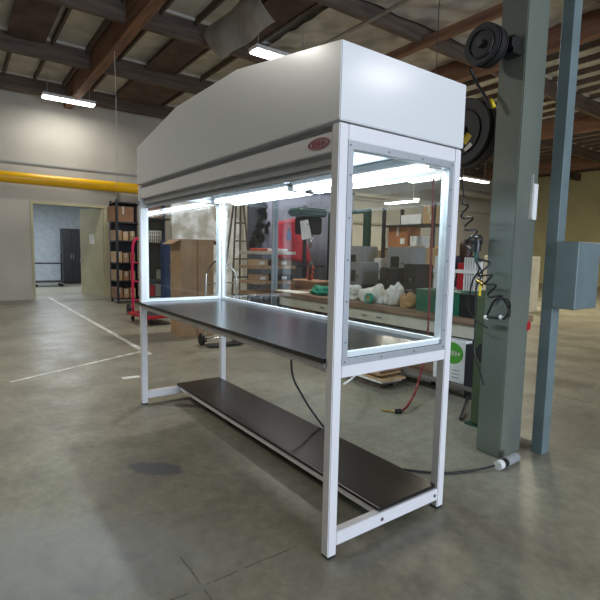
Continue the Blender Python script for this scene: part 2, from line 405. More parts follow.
l = bpy.data.lights.new('lamp', 'AREA'); l.size = 2.5; l.energy = 140; l.color = (.85, .93, 1)
lo = bpy.data.objects.new('lamp', l); COL.objects.link(lo); lo.location = (-16, 1, 3.1)

# painted lines, and a spot of light drawn the same way
def strip(p, q, w):
    p, q = Vector((p[0], p[1], 0)), Vector((q[0], q[1], 0)); d = (q-p).normalized(); n = Vector((-d.y, d.x, 0))*w/2
    return prism([((p+n).x, (p+n).y), ((q+n).x, (q+n).y), ((q-n).x, (q-n).y), ((p-n).x, (p-n).y)], 'Z', .0005, .0025)
tag(obj('floor_line_or_light', strip((-13, .77), (-4.62, .74), .07), 'line'), 'white painted line running away towards the open doorway', 'floor marking')
tag(obj('floor_line_or_light', strip((-4.85, .69), (-4.05, -.9), .055), 'line'), 'white painted line crossing the floor left of the workstation', 'floor marking')
pa = P(122, 378.5, Z=0); pb = P(140, 376.5, Z=0)  # bright spot of light on the floor, laid as a white strip
tag(obj('floor_line_or_light', strip(pa, pb, .09), 'line'), 'short white dash of painted light on the floor beside the left front leg', 'floor marking')

# ================================================================== WORKSTATION
L_, W_, H_, w_, T_ = 2.66, .827, 1.938, .0506, .926
ws = thing('workstation', 'long white framed workstation with black tops, clear panes and a tall lit hood', 'workstation', (0,0,0))
for (x, y) in ((-w_, 0), (-w_, W_-w_), (-L_, 0), (-L_, W_-w_)):
    lg = obj('leg', box(x, x+w_, y, y+w_, .012, H_-.004, bevel=.004, seg=2), 'paint', ws, 'auto')
    obj('foot', box(x+.004, x+w_-.004, y+.004, y+w_-.004, 0, .012), 'rubber', lg, label='black rubber foot')
def rail(x0, x1, y0, y1, z0, z1, name='rail'): return obj(name, box(x0, x1, y0, y1, z0, z1, bevel=.003, seg=2), 'paint', ws, 'auto')
e = .001
for x in (-w_, -L_):
    xa, xb = x+.004, x+w_-.001
    for (z0, z1) in ((.055, .12), (.842, .895), (1.868, 1.934)):
        r = rail(xa, xb, w_+e, W_-w_-e, z0, z1)
        if z0 < .1 and x == -w_:
            for yy in (.345, .75): obj('bolt', cyl((xb+.002, yy, .088), .009, .006, 'X', 12), 'screw', r, label='steel bolt head')
# long rails
rail(-L_+w_+e, -w_-e, .012, .05, .865, .905)
rail(-L_+w_+e, -w_-e, W_-.045, W_-.005, .85, .905)
rail(-L_+w_+e, -w_-e, W_-w_, W_-.004, 1.87, 1.934)
rail(-L_+w_+e, -w_-e, .56, .6, .845, .885)
# front fascia with badge, and the sash rail under it
fa = rail(-L_+w_+e, -w_-e, .004, .024, 1.822, 1.906, 'fascia')
obj('shadow_gap', box(-L_+w_+e, -w_-e, .03, .045, 1.9, 1.935), 'sash', ws, label='recessed grey strip under the hood')
obj('sash_track', box(-L_+w_+e, -w_-e, .03, .075, 1.775, 1.83, bevel=.003), 'sash', ws, label='grey recessed track')
obj('sash_track', box(-L_+w_+e, -w_-e, .05, .075, 1.745, 1.774, bevel=.003), 'alu', ws, label='lower aluminium lip')
kn = obj('knob', cyl((-L_+.024, -.012, 1.79), .014, .022, 'Y', 14), 'screw', ws, label='small steel knob')
def ellipse(bm, cx, cz, a, b_, y0, y1, n=40, hole=None):
    ring = lambda A, B, y: [bm.verts.new((cx+A*math.cos(2*PI*i/n), y, cz+B*math.sin(2*PI*i/n))) for i in range(n)]
    o0, o1 = ring(a, b_, y0), ring(a, b_, y1)
    for i in range(n): bm.faces.new((o0[i], o0[(i+1) % n], o1[(i+1) % n], o1[i]))
    if hole:
        i0, i1 = ring(a*hole, b_*hole**2, y0), ring(a*hole, b_*hole**2, y1)
        for i in range(n):
            j = (i+1) % n
            bm.faces.new((i0[j], i0[i], i1[i], i1[j])); bm.faces.new((o0[j], o0[i], i0[i], i0[j])); bm.faces.new((o1[i], o1[j], i1[j], i1[i]))
    else: bm.faces.new(o0[::-1]); bm.faces.new(o1)
ba = P(328.8, 140, Y=0); bb = P(306, 140, Y=0); bc = P(318.5, 137, Y=0)
hw = (ba.x-bb.x)/2*.92; cxb = bc.x
bm = bmesh.new(); ellipse(bm, cxb, 1.868, hw, .024, .0005, .0038); bdg = obj('badge', bm, 'badge_grey', fa, label='oval maker\'s badge, grey with a red rim and red mark')
bm = bmesh.new(); ellipse(bm, cxb, 1.868, hw, .024, -.0015, .0004, hole=.86)
for (dx, dz, ww, hh) in ((-.045, 0, .012, .022), (-.022, 0, .014, .026), (.004, 0, .016, .026), (.028, 0, .01, .022), (.046, .0, .01, .016)):
    add_box(bm, cxb+dx*hw/.085-ww/2, cxb+dx*hw/.085+ww/2, -.0015, .0004, 1.868+dz-hh/2, 1.868+dz+hh/2)
obj('badge_print', bm, 'badge_red', fa, label='dark red rim and lettering')
# hood: gabled box, open below
poly = [(.006, H_+.003), (.006, 2.256), (-.885, 2.392), (-1.775, 2.392), (-L_-.006, 2.256), (-L_-.006, H_+.003)]
hd = prism(poly, 'Y', -.006, W_+.006)
bmesh.ops.bevel(hd, geom=list(hd.edges), offset=.004, segments=2, affect='EDGES')
hood = obj('hood', hd, 'hood', ws, 'auto')
obj('hood_lining', box(-L_+.06, -.06, .08, W_-.055, 1.918, 1.936), 'inner', ws, label='pale inner ceiling of the hood')
bm = bmesh.new(); add_box(bm, -L_+.055, -.055, .10, .135, 1.86, 1.917); obj('cross_strip', bm, 'inner', ws)
obj('cross_strip', box(-L_/2-.02, -L_/2+.02, .14, .66, 1.885, 1.917), 'inner', ws)
# tube lights
for i, (x0, x1) in enumerate(((-L_+.08, -L_/2-.02), (-L_/2+.02, -.07))):
    fx = obj('light_fixture', box(x0, x1, .665, .77, 1.868, 1.916, bevel=.008), 'grey', ws)
    for y in (.695, .74): obj('lamp_tube', cyl(((x0+x1)/2, y, 1.848), .012, x1-x0-.04, 'X', 14), 'tube', fx, True, label='lit tube')
    for x in (x0+.01, x1-.01): obj('tube_holder', box(x-.008, x+.008, .68, .755, 1.835, 1.868), 'white', fx)
    l = bpy.data.lights.new('tube_lamp', 'AREA'); l.shape = 'RECTANGLE'; l.size = x1-x0-.05; l.size_y = .06; l.energy = 13; l.color = (.72, .88, 1)
    lo = bpy.data.objects.new('tube_lamp', l); COL.objects.link(lo); lo.location = ((x0+x1)/2, .717, 1.83)
    l = bpy.data.lights.new('tube_lamp', 'AREA'); l.shape = 'RECTANGLE'; l.size = x1-x0-.05; l.size_y = .05; l.energy = 1.6; l.color = (.66, .85, 1)
    lo = bpy.data.objects.new('tube_lamp', l); COL.objects.link(lo); lo.location = ((x0+x1)/2, .66, 1.835); lo.rotation_euler = (math.radians(-105), 0, 0)
# panes with aluminium trims
def side_trim(xo, s):
    """frame of angle strips round the end pane; s=+1 faces outwards to +X"""
    y0, y1, z0, z1 = w_+.002, W_-w_-.002, .896, 1.867; tw = .032; xi = xo-s*.004
    X0, X1 = min(xo, xi), max(xo, xi)
    for k, (a, b_, c, d_) in enumerate(((y0, y1, z0, z0+tw), (y0, y1, z1-tw, z1), (y0, y0+tw, z0+tw, z1-tw), (y1-tw, y1, z0+tw, z1-tw))):
        tr = obj('pane_trim', box(X0, X1, a, b_, c, d_, bevel=.001), 'alu', ws)
        n = 4 if k < 2 else 5
        for i in range(n):
            f = (i+.5)/n if k < 2 else (i+.4)/n
            yy = a+(b_-a)*((.02+.96*i/(n-1)) if k < 2 else .5); zz = (c+d_)/2 if k < 2 else c+(d_-c)*f
            obj('screw', cyl((xo+s*.0012, yy, zz), .0045, .003, 'X', 10), 'screw', tr)
    # inner returns that hold the pane
    bm = bmesh.new()
    xa, xb = sorted((xi-s*.034, xi-s*.0085))
    add_box(bm, xa, xb, y0, y1, .928, .953); add_box(bm, xa, xb, y0, y0+.02, .953, z1-tw); add_box(bm, xa, xb, y1-.02, y1, .953, z1-tw); add_box(bm, xa, xb, y0, y1, z1-tw, z1-.002)
    obj('pane_frame', bm, 'inner', ws)
    x_a, x_b = sorted((xi-s*.0025, xi-s*.0075))
    obj('end_pane', box(x_a, x_b, y0+.004, y1-.004, z0+.004, z1-.004), 'glass_side', ws, label='clear end pane')
side_trim(-.002, 1)
side_trim(-L_+.002, -1)
yb = W_-.03
obj('back_pane', box(-L_+w_+.002, -w_-.002, yb, yb+.005, .91, 1.868), 'glass', ws, label='clear back pane')
bm = bmesh.new()
add_box(bm, -L_+w_+.002, -w_-.002, yb-.022, yb-.001, .9265, .948); add_box(bm, -L_+w_+.002, -L_+w_+.024, yb-.022, yb-.001, .948, 1.865); add_box(bm, -w_-.024, -w_-.002, yb-.022, yb-.001, .948, 1.865)
obj('pane_frame', bm, 'inner', ws)
# worktop, notched clear of the legs
bm = prism([(-L_-.004, -.012), (-w_-.002, -.012), (-w_-.002, w_+.002), (-.036, w_+.002), (-.036, W_-w_-.003), (-L_+w_+.002, W_-w_-.003), (-L_+w_+.002, W_-w_-.003), (-L_-.004, W_-w_-.003)], 'Z', .906, T_)
wt = obj('worktop', bm, 'black_top', ws)
obj('worktop_core', box(-L_+w_+.003, -w_-.003, -.006, W_-w_-.006, .886, .9055), 'panel_edge', ws, label='pale board under the black surface')
# lower shelf
sh = obj('lower_shelf', box(-L_+.012, -.012, .335, .768, .122, .142, bevel=.002), 'black_shelf', ws)
obj('shelf_rail', box(-L_+w_+.002, -w_-.002, .345, .375, .085, .121, bevel=.002), 'paint', ws)
obj('shelf_rail', box(-L_+w_+.002, -w_-.002, .73, .76, .085, .121, bevel=.002), 'paint', ws)
# power cord
cordp = [(-1.16, .6, .84), P(292, 372, Y=.62), P(302, 395, Y=.66), P(314, 414, Y=.74), P(330, 434, Y=.84), P(350, 449, Z=.02), P(373, 462, Z=.012), P(400, 469, Z=.01), P(440, 473, Z=.01), P(470, 471, Z=.01), P(490, 467, Z=.02), P(498, 464, Z=.035)]
o = obj('power_cord', tube(cordp, .0075), 'rubber', ws, True, label='black power cord')
t = thing('cord_connector', 'white and grey round plug connector lying at the foot of the column', 'plug', P(515, 465, Z=0))
q0, q1 = P(497, 466, Z=.035), P(516, 457, Z=.035); dq = (q1-q0)
def cylp(a, b_, r, seg=18): bm = bmesh.new(); add_tube(bm, [a, b_], r, seg); return bm
settled = [obj('collar', cylp(q0+dq*.03, q0+dq*.22, .03), 'white', t, 'auto', label='white collar'), obj('ring', cylp(q0+dq*.24, q0+dq*.42, .027), 'rubber', t, 'auto', label='black ring'), obj('body', cylp(q0+dq*.42, q0+dq*1.0, .032), 'grey', t, 'auto')]
base = t.location.copy()
for c in settled: c.data.transform(Matrix.Translation(-base))

# white cable loop behind the near leg
o = obj('cable', tube([P(344, 384, Y=1.3), P(350, 380, Y=1.5), P(356, 375, Y=1.7), P(361, 370, Y=1.9), P(362, 366, Y=2.2)], .009), 'white', None, True)
tag(o, 'white cable curving out from behind the near right leg', 'cable')

# ================================================================== COLUMN AND WHAT HANGS ON IT
c = thing('steel_column', 'grey green steel box column rising to the roof at the right', 'column', (-.26, 1.8, 0)); c['kind'] = 'structure'
obj('shaft', box(-.10, .085, -.12, .14, 0, 5.19, bevel=.006, seg=2), 'column', c, 'auto')
t = thing('switch_box', 'bluish grey electrical box column beside the steel column', 'electrical box', (-.02, 2.09, 0))
obj('duct', box(-.1, -.02, -.1, .0, .0, 4.5, bevel=.004), 'column_d', t)
obj('box', box(-.019, .13, -.12, .2, 1.05, 1.5, bevel=.006), 'column_d', t)
# paper holder on column
t = thing('document_holder', 'white document holder hung on the right side of the column', 'document holder', P(514, 221, Y=1.9))
bz = 0
obj('tray', box(0, .16, -.05, 0, 0, .24, bevel=.004), 'white', t)
obj('paper', box(.02, .15, -.054, -.0505, .02, .3), 'paper', t)
obj('hook', tube([(.05, -.02, .24), (.06, -.02, .3), (.08, -.01, .33)], .006), 'grey', t, True)
t = thing('air_gun', 'red handled tool hanging with a red cord right of the column', 'air tool', P(519, 330, Y=1.95))
def T3(px_, py_, Y): return P(px_, py_, Y=Y)-t.location
bm = bmesh.new(); q = T3(521, 326, 1.95); add_box(bm, q.x-.03, q.x+.06, -.04, .03, q.z-.03, q.z+.045, bevel=.012, seg=2); obj('body', bm, 'red', t, 'auto')
obj('trigger', box(q.x-.0, q.x+.03, -.035, .025, q.z-.07, q.z-.03), 'dark', t)
obj('cord', tube([T3(519, 332, 1.95), T3(518, 345, 1.95), T3(519, 352, 1.95)], .006), 'red', t, True)
obj('cord', tube([T3(514, 318, 1.95), T3(514, 345, 1.95), T3(512, 360, 1.95), T3(514, 366, 1.95)], .005), 'red', t, True)
# reels
def reel(c, r, w, label, stick):
    t = thing('hose_reel', label, 'hose reel', c)
    bm = cyl((0, 0, 0), r, w*.62, 'Y', 48, bevel=.01); obj('drum', bm, 'rubber', t, 'auto')
    obj('flange', cyl((0, -w/2+.012, 0), r*.985, .022, 'Y', 48, bevel=.006), 'dark', t, 'auto')
    obj('flange', cyl((0, w/2-.012, 0), r*.985, .022, 'Y', 48, bevel=.006), 'dark', t, 'auto')
    bm = bmesh.new()
    pts = [(r*.66*math.cos(a*2*PI/40), -w/2-.004, r*.66*math.sin(a*2*PI/40)) for a in range(41)]
    add_tube(bm, pts, .007, 8, False); obj('rib', bm, 'black', t, True)
    obj('hub', cyl((0, -w/2-.012, 0), r*.2, .03, 'Y', 24, bevel=.004), 'black', t, 'auto')
    for (dx, dz, wx, wz, rot, mt) in stick:
        obj('sticker', box(-wx/2, wx/2, -.001, .001, -wz/2, wz/2, bevel=.0004, mtx=Matrix.Translation((dx, -w/2-.002, dz)) @ Matrix.Rotation(-rot, 4, 'Y')), mt, t, label='small bright sticker')
    return t
r1c = P(486, 46, Y=1.50)
r1 = reel(r1c, .128, .11, 'small black hose reel, upper of the two beside the column', ((.07, -.045, .016, .05, -.4, 'grey'),))
bm = bmesh.new(); add_box(bm, -.01, .3, .05, .07, -.035, .035, bevel=.004); add_box(bm, .11, .3, .07, .18, -.05, .05, bevel=.004)
# arm to the column front
obj('bracket', box(.0, -.25+.05-r1c.x, .062, .082, -.03, .03, bevel=.004), 'black', r1)
obj('bracket_plate', box(-.3-r1c.x, -.2-r1c.x, .083, 1.679-1.5, -.06, .05, bevel=.004), 'black', r1)
bm.free()
r2c = P(467, 134, Y=1.9)
r2 = reel(r2c, .25, .16, 'large black hose reel partly hidden behind the hood', ((.055, -.055, .06, .075, -.7, 'ylw'), (.075, -.125, .04, .07, -.9, 'white')))
obj('bracket', box(.0, -.39-r2c.x, .085, .11, .1, .16, bevel=.004), 'black', r2)
o = obj('air_hose', tube([P(470, 68, Y=1.58), P(476, 82, Y=1.62), P(484, 95, Y=1.6), P(490, 108, Y=1.6)], .011), 'black', None, True); tag(o, 'black air hose drooping below the small reel', 'hose')
o = obj('hose_end', tube([P(490.5, 100, Y=1.62), P(494, 107, Y=1.62)], .014, False), 'ylw', None, True); tag(o, 'short yellow hose end beside the column below the small reel', 'hose fitting')
# coiled hoses, balancer handle
def zig(pts, Y0, amp=.05):
    out = []
    for i, (x, y) in enumerate(pts): out.append(P(x, y, Y=Y0+(amp if i % 2 else -amp)))
    return out
o = obj('coiled_hose', tube(zig([(461, 172), (464, 195), (462, 203), (468, 206), (462, 214), (463, 218), (473, 218), (465, 226), (466, 230), (477, 231), (471, 240), (476, 244)], 1.5, .03), .007), 'black', None, True)
tag(o, 'black coiled air hose zigzagging down between the hood and the column', 'hose')
o = obj('coiled_hose', tube(zig([(477, 259), (490, 263), (481, 272), (479, 276), (492, 275), (485, 284), (496, 285), (488, 294), (490, 297), (502, 296), (496, 304), (500, 298), (508, 300), (510, 308), (509, 317)], 1.53, .02), .007), 'black', None, True)
tag(o, 'black coiled air hose springing from the tool cluster across the column face', 'hose')
t = thing('pull_ring', 'black triangular pull ring in front of the column face', 'handle', P(493, 316, Y=1.6))
H = lambda x, y: P(x, y, Y=1.6)-t.location
obj('grip', tube([H(486, 317), H(500, 318)], .011, False), 'black', t, True)
obj('strap', tube([H(487, 315), H(495, 300), H(503, 299), (H(509, 309)), H(505, 318), H(500, 318)], .008), 'black', t, True)
for x in (486, 501): obj('cap', cylp(H(x-1.2, 317.3), H(x+1.2, 317.6), .015, 12), 'white', t, 'auto', label='white end cap')
t = thing('tool_cluster', 'tangle of black hoses and fittings hanging left of the column', 'air tools', P(476, 250, Y=1.6))
H = lambda x, y, Y=1.6: P(x, y, Y=Y)-t.location
bm = bmesh.new(); q = H(476, 246)
add_cyl(bm, (q.x, 0, q.z), .035, .08, 'Z', 16, bevel=.006); obj('regulator', bm, 'black', t, 'auto')
obj('fitting', cylp(H(472, 236), H(479, 237), .014, 10), 'screw', t, 'auto')
obj('fitting', cylp(H(476, 252), H(477, 262), .017, 10), 'dgreen', t, 'auto')
obj('fitting', cylp(H(468, 246), H(474, 251), .008, 8), 'chrome', t, 'auto')
obj('hose', tube([H(472, 236), H(466, 242), H(470, 250), H(476, 248), H(482, 242), H(480, 236), H(474, 240)], .008), 'black', t, True)
obj('hose', tube([H(477, 262), H(479, 270), H(473, 280), H(470, 292), H(468, 308), H(476, 320), H(488, 328)], .006), 'black', t, True)
obj('hose', tube([H(476, 262), H(482, 274), H(476, 290), H(475, 330), H(474, 352), H(480, 372), H(484, 385)], .006), 'black', t, True)
obj('trigger_grip', cylp(H(477, 280), H(483, 284), .016, 10), 'brass', t, 'auto')
obj('tag', box(H(480, 290).x-.008, H(480, 290).x+.008, -.003, .003, H(480, 296).z, H(480, 285).z, mtx=None), 'ylw', t, label='yellow tag')
# green machine stand left of the column
t = thing('machine_stand', 'narrow green machine stand just behind the left side of the column', 'machine stand', (-.6, 2.16, 0))
obj('post', box(-.1, .1, -.06, .1, .012, 1.12, bevel=.01, seg=2), 'lime', t, 'auto')
obj('base', box(-.13, .13, -.09, .13, 0, .012), 'dgreen', t)
obj('cover', cyl((.02, -.075, .62), .085, .03, 'Y', 24, bevel=.006), 'dark', t, 'auto', label='dark round cover')

# ================================================================== WORKBENCH BEHIND
BX0, BX1, BY, BZ = -4.5, -.92, 2.6, .80
wb = thing('workbench', 'long wooden topped workbench with cream front behind the workstation', 'workbench', ((BX0+BX1)/2, BY+.4, 0))
base = wb.location.copy()
def B(name, bm, m, **k):
    o = obj(name, bm, m, wb, **k); o.data.transform(Matrix.Translation(-base)); return o
B('benchtop', box(BX0, BX1, BY, BY+.85, BZ-.065, BZ, bevel=.008, seg=2), 'wood_top')
B('front_panel', box(BX0+.1, BX1-.1, BY+.05, BY+.08, .6, BZ-.066), 'cream_panel', label='cream front panel')
for x in (-3.35, -3.05, -2.55, -2.3): B('handle', tube([(x-.03, BY+.048, .66), (x-.03, BY+.025, .66), (x+.03, BY+.025, .66), (x+.03, BY+.048, .66)], .005), 'dark')
for x in (BX0+.15, -2.8, BX1-.2):
    for y in (BY+.1, BY+.75): B('leg', box(x-.04, x+.04, y-.04+.02, y+.04+.02, 0, BZ-.067), 'dark')
for x in (-3.9, -2.7, -1.6): B('runner', box(x-.05, x+.05, BY-.03, BY+.8, .0, .09) if 0 else box(x-.05, x+.05, BY+.2, BY+.6, .0, .12), 'dark')
B('lower_deck', box(BX0+.02, BX1-.0, BY-.06, BY+.08-.02, .12, .16, bevel=.004), 'old_wood')
B('lower_deck', box(BX0+.25, BX1-.3, BY+.17, BY+.62, .121, .16), 'wood_top')
bmx = tube([P(468, 398, Y=2.5), P(461, 419, Z=.015)], .018, False); B('brace', bmx, 'dark')
# flat cardboard sheets on the lower deck
def slab(x0, x1, y0, y1, z0, z1, rz, m, label):
    t = obj('cardboard_sheet', box(-(x1-x0)/2, (x1-x0)/2, -(y1-y0)/2, (y1-y0)/2, 0, z1-z0, bevel=.002), m); t.location = ((x0+x1)/2, (y0+y1)/2, z0); t.rotation_euler.z = rz
    tag(t, label, 'cardboard sheet', 'flat sheets stacked in front of the bench'); return t
t = thing('pallet', 'low dark wooden pallet under the stack of flat sheets', 'pallet', (-2.35, 2.33, 0))
for y in (-.1, .1): obj('runner', box(-.5, .52, y-.03, y+.03, 0, .05), 'wood_dark', t)
obj('deck', box(-.55, .57, -.14, .14, .0505, .065), 'wood_dark', t)
zz = .066
labs = ['white sheet at the bottom of the flat stack', 'pale tan sheet second from the bottom of the flat stack', 'raw board third from the bottom of the flat stack', 'tan cardboard sheet fourth from the bottom of the flat stack', 'pale cardboard sheet in the middle of the flat stack', 'brown cardboard sheet fourth from the top of the flat stack', 'grey brown sheet third from the top of the flat stack', 'pale cardboard sheet second from the top of the flat stack', 'tan cardboard sheet on top of the flat stack']
for i, (x0, x1, dy, m) in enumerate(((-3.1, -1.78, 0, 'paper'), (-2.95, -1.74, .01, 'card2'), (-2.5, -1.9, .02, 'plank'), (-2.42, -1.8, -.01, 'card'), (-2.48, -1.84, .01, 'card2'), (-2.4, -1.8, .0, 'card3'), (-2.44, -1.86, .02, 'grey'), (-2.46, -1.82, -.01, 'card2'), (-2.42, -1.88, .01, 'card'))):
    slab(x0, x1, 2.18+dy, 2.49+dy, zz, zz+.021, random.uniform(-.02, .02), m, labs[i]); zz += .023 if i != 2 else .03
# white carton with green ring
t = thing('carton', 'white carton with a round green emblem on the lower deck of the bench', 'carton', (-1.27, 2.72, .161))
obj('box', box(-.2, .17, -.135, .12, 0, .42, bevel=.004), 'white', t)
q = P(453, 353, Y=2.585)-t.location
bm = bmesh.new(); ellipse(bm, q.x, q.z, .115, .105, -.138, -.1365); obj('emblem', bm, 'lime_logo', t, label='round green printed emblem')
bm = bmesh.new()
for k, h_ in enumerate((.03, .045, .05, .045, .03)): add_box(bm, q.x-.085+.036*k, q.x-.062+.036*k, -.1395, -.1382, q.z-h_/2, q.z+h_/2)
obj('emblem_lettering', bm, 'cream_panel', t, label='pale lettering across the emblem')
bm = bmesh.new()
for k in range(3): add_box(bm, q.x+.0, q.x+.08, -.138, -.1365, q.z-.17-.035*k, q.z-.16-.035*k)
obj('print', bm, 'grey', t, label='grey printed lines')

# items on the bench
tag(obj('carton', box(-1.09, -.96, 2.56, 2.67, .161, .56, bevel=.004), 'dark'), 'dark box added for the shaded side of the white carton under the bench', 'carton')  # dark block stands in for the shading on the white carton's side
def abox(name, x0, x1, y0, y1, z0, z1, m, label, cat, lid=None, group=None):
    t = thing(name, label, cat, ((x0+x1)/2, (y0+y1)/2, z0), group); hx, hy = (x1-x0)/2, (y1-y0)/2
    bm = bmesh.new(); h = z1-z0; k = .012
    add_box(bm, -hx, hx, -hy, hy, 0, k); add_box(bm, -hx, hx, -hy, -hy+k, k, h); add_box(bm, -hx, hx, hy-k, hy, k, h); add_box(bm, -hx, -hx+k, -hy+k, hy-k, k, h); add_box(bm, hx-k, hx, -hy+k, hy-k, k, h)
    obj('body', bm, m, t)
    if lid: obj('lid', box(-hx-.004, hx+.004, -hy-.004, hy+.004, h+.0005, h+.014, bevel=.003), lid, t)
    return t
abox('storage_bin', P(416, 300, Y=2.66).x, P(459.5, 300, Y=2.66).x, 2.66, 2.95, BZ+.001, 1.02, 'green', 'dark green steel bin on the bench behind the right rear leg', 'bin', 'green')
x0 = P(460.5, 300, Y=2.66).x; x1 = P(481, 300, Y=2.66).x
abox('storage_bin', x0, min(x1, BX1-.01), 2.66, 2.95, BZ+.001, 1.01, 'black', 'black bin at the right end of the bench beside the green one', 'bin', 'black')
# polythene bags
def blob(name, c, s, seed, m, label, cat, n=3, amp=.28):
    bm = bmesh.new(); bmesh.ops.create_icosphere(bm, subdivisions=n+1, radius=1); r = random.Random(seed)
    ks = [(Vector((r.uniform(-1, 1), r.uniform(-1, 1), r.uniform(-1, 1))).normalized(), r.uniform(4, 11), r.uniform(0, 6)) for _ in range(7)]
    for v in bm.verts:
        d = v.co.copy(); f = 1+sum(amp/4*math.sin(k[1]*d.dot(k[0])+k[2]) for k in ks)
        v.co = Vector((d.x*s[0]*f, d.y*s[1]*f, max(-s[2]*.55, d.z*s[2]*f)+s[2]*.55))
    o = obj(name, bm, m, None, True); o.location = c; tag(o, label, cat); return o
q = P(352, 292, Y=2.85); blob('plastic_bag', (q.x, 2.85, BZ+.002), (.16, .13, .13), 1, 'bag', 'crumpled white plastic bag at the left end of the pile on the bench', 'plastic bag')
q = P(376, 292, Y=2.85); blob('plastic_bag', (q.x+.02, 2.86, BZ+.002), (.2, .15, .13), 2, 'bag', 'large crumpled white plastic bag in the middle of the bench', 'plastic bag')
q = P(392, 292, Y=2.85); blob('plastic_bag', (q.x+.06, 2.84, BZ+.002), (.1, .12, .15), 5, 'bag', 'tall crumpled white plastic bag nearest the brown paper', 'plastic bag')
q = P(410, 297, Y=2.8); blob('paper_bag', (q.x, 2.8, BZ+.002), (.11, .1, .1), 8, 'kraft', 'crumpled brown paper bag beside the green bin', 'paper bag')
t = thing('tape_roll', 'green tape roll standing in front of the plastic bags', 'tape roll', (P(369, 300, Y=2.68).x, 2.68, BZ))
bm = bmesh.new(); n = 32; 
def ring(bm, r0, r1, w, c=(0,0,0)):
    V = [[bm.verts.new((c[0]+r*math.cos(2*PI*i/n), c[1]+y, c[2]+r*math.sin(2*PI*i/n))) for i in range(n)] for r, y in ((r1, -w), (r1, w), (r0, w), (r0, -w))]
    for k in range(4):
        for i in range(n): bm.faces.new((V[k][i], V[k][(i+1) % n], V[(k+1) % 4][(i+1) % n], V[(k+1) % 4][i]))
    bmesh.ops.recalc_face_normals(bm, faces=bm.faces)
ring(bm, .03, .06, .02, (0,0,.062)); obj('tape', bm, 'teal', t, 'auto'); bm = bmesh.new(); ring(bm, .024, .0295, .02, (0,0,.062)); obj('core', bm, 'card2', t, 'auto')
q = P(322, 288, Y=2.9); blob('cloth', (q.x+.02, 2.9, BZ+.002), (.22, .16, .08), 11, 'teal', 'teal green cloth heaped on the bench behind the near left edge', 'cloth')
q = P(328, 284, Y=3.1); o = blob('cloth', (q.x+.12, 3.22, BZ+.002), (.15, .13, .18), 12, 'dgreen', 'dark green cloth heap behind the teal one', 'cloth')
tag(obj('drawing_sheet', box(P(281, 290, Z=BZ).x, P(308, 293, Z=BZ).x, 2.66, 2.92, BZ+.0005, BZ+.004), 'paper'), 'white sheet of paper lying at the left end of the bench', 'paper')
# white extrusion frame standing on the bench
t = thing('slotted_frame', 'white slotted frame with ribbed panel standing behind the green bin', 'frame', (P(458, 285, Y=3.2).x, 3.2, BZ+.002))
H = lambda x, y: P(x, y, Y=3.2)-t.location
for xa, xb in ((435, 437.3), (439.5, 442)): obj('post', box(H(xa, 0).x if 0 else H(xa, 280).x, H(xb, 280).x, -.02, .02, 0, H(438, 256).z), 'white', t)
obj('post', box(H(478.5, 280).x, H(481, 280).x, -.02, .02, 0, H(479, 262).z), 'white', t)
bm = bmesh.new(); xa, xb = H(464.5, 280).x, H(477, 280).x
for i in range(5):
    a = xa+(xb-xa)*i/5; add_box(bm, a, a+(xb-xa)/5*.6, -.02, .02, 0, H(470, 257.5).z)
add_box(bm, xa, xb, .005, .015, 0, H(470, 257.5).z); obj('ribbed_panel', bm, 'white', t)
obj('crossbar', box(H(435, 280).x, H(481, 280).x, -.045, -.021, H(460, 273).z, H(460, 269.5).z), 'white', t)
# red box behind
abox('crate', P(457, 280, Y=3.9).x, P(464, 280, Y=3.9).x, 3.9, 4.1, P(460, 289, Y=3.9).z, P(460, 264, Y=3.9).z, 'red', 'red crate standing behind the slotted frame', 'crate', 'red')
cz = P(460, 289, Y=3.9).z
t = thing('pedestal', 'dark pedestal carrying the red crate behind the bench', 'stand', (P(460, 289, Y=4).x, 4.0, 0)); obj('top', box(-.3, .3, -.2, .2, cz-.04, cz-.001, bevel=.004), 'dark', t)
for a in (-.26, .26):
    for b_ in (-.17, .17): obj('leg', box(a-.02, a+.02, b_-.02, b_+.02, 0, cz-.041), 'dark', t)

# red air hose drop
hp = [P(434, 115, Y=2.45), P(433.5, 180, Y=2.45), P(433, 208, Y=2.45), P(430.5, 270, Y=2.42), P(428, 330, Y=2.38), P(425, 350, Y=2.33), P(421, 372, Y=2.26), P(415, 392, Y=2.16), P(408, 405, Z=.05), P(402, 411, Z=.018)]
top = hp[0].copy(); top.z = 5.478; top.y = 2.45
t = thing('air_hose', 'dark red air hose hanging from the roof down to the floor behind the workstation', 'hose', (hp[-1].x, hp[-1].y, 0)); base = t.location.copy()
for nm, bm, m in (('hose', tube(hp, .011), 'hose_red'), ('hanger_cable', tube([top, hp[0]], .004, False), 'rubber'), ('coupling', cylp(P(401, 411, Z=.022), P(395.5, 411.5, Z=.022), .02), 'rubber'), ('nozzle', cylp(P(395, 411.6, Z=.02), P(382, 410, Z=.012), .008), 'brass')):
    o = obj(nm, bm, m, t, 'auto'); o.data.transform(Matrix.Translation(-base))

# ================================================================== FURTHER BACK, SEEN THROUGH THE RIGHT HALF
# green goalpost frame
t = thing('steel_frame', 'tall dark green steel frame beyond the bench', 'frame', (P(366, 260, Y=5).x, 5, 0)); H = lambda x, y: P(x, y, Y=5)-t.location
zt = H(366, 213).z
obj('post', box(H(363.5, 260).x, H(368.5, 260).x, -.04, .04, 0, zt), 'dgreen', t)
obj('post', box(H(330, 260).x-.05, H(330, 260).x, -.04, .04, 0, zt), 'dgreen', t)
obj('beam', box(H(330, 260).x-.05, H(368.5, 260).x, -.04, .04, zt+.001, zt+.07), 'dgreen', t)
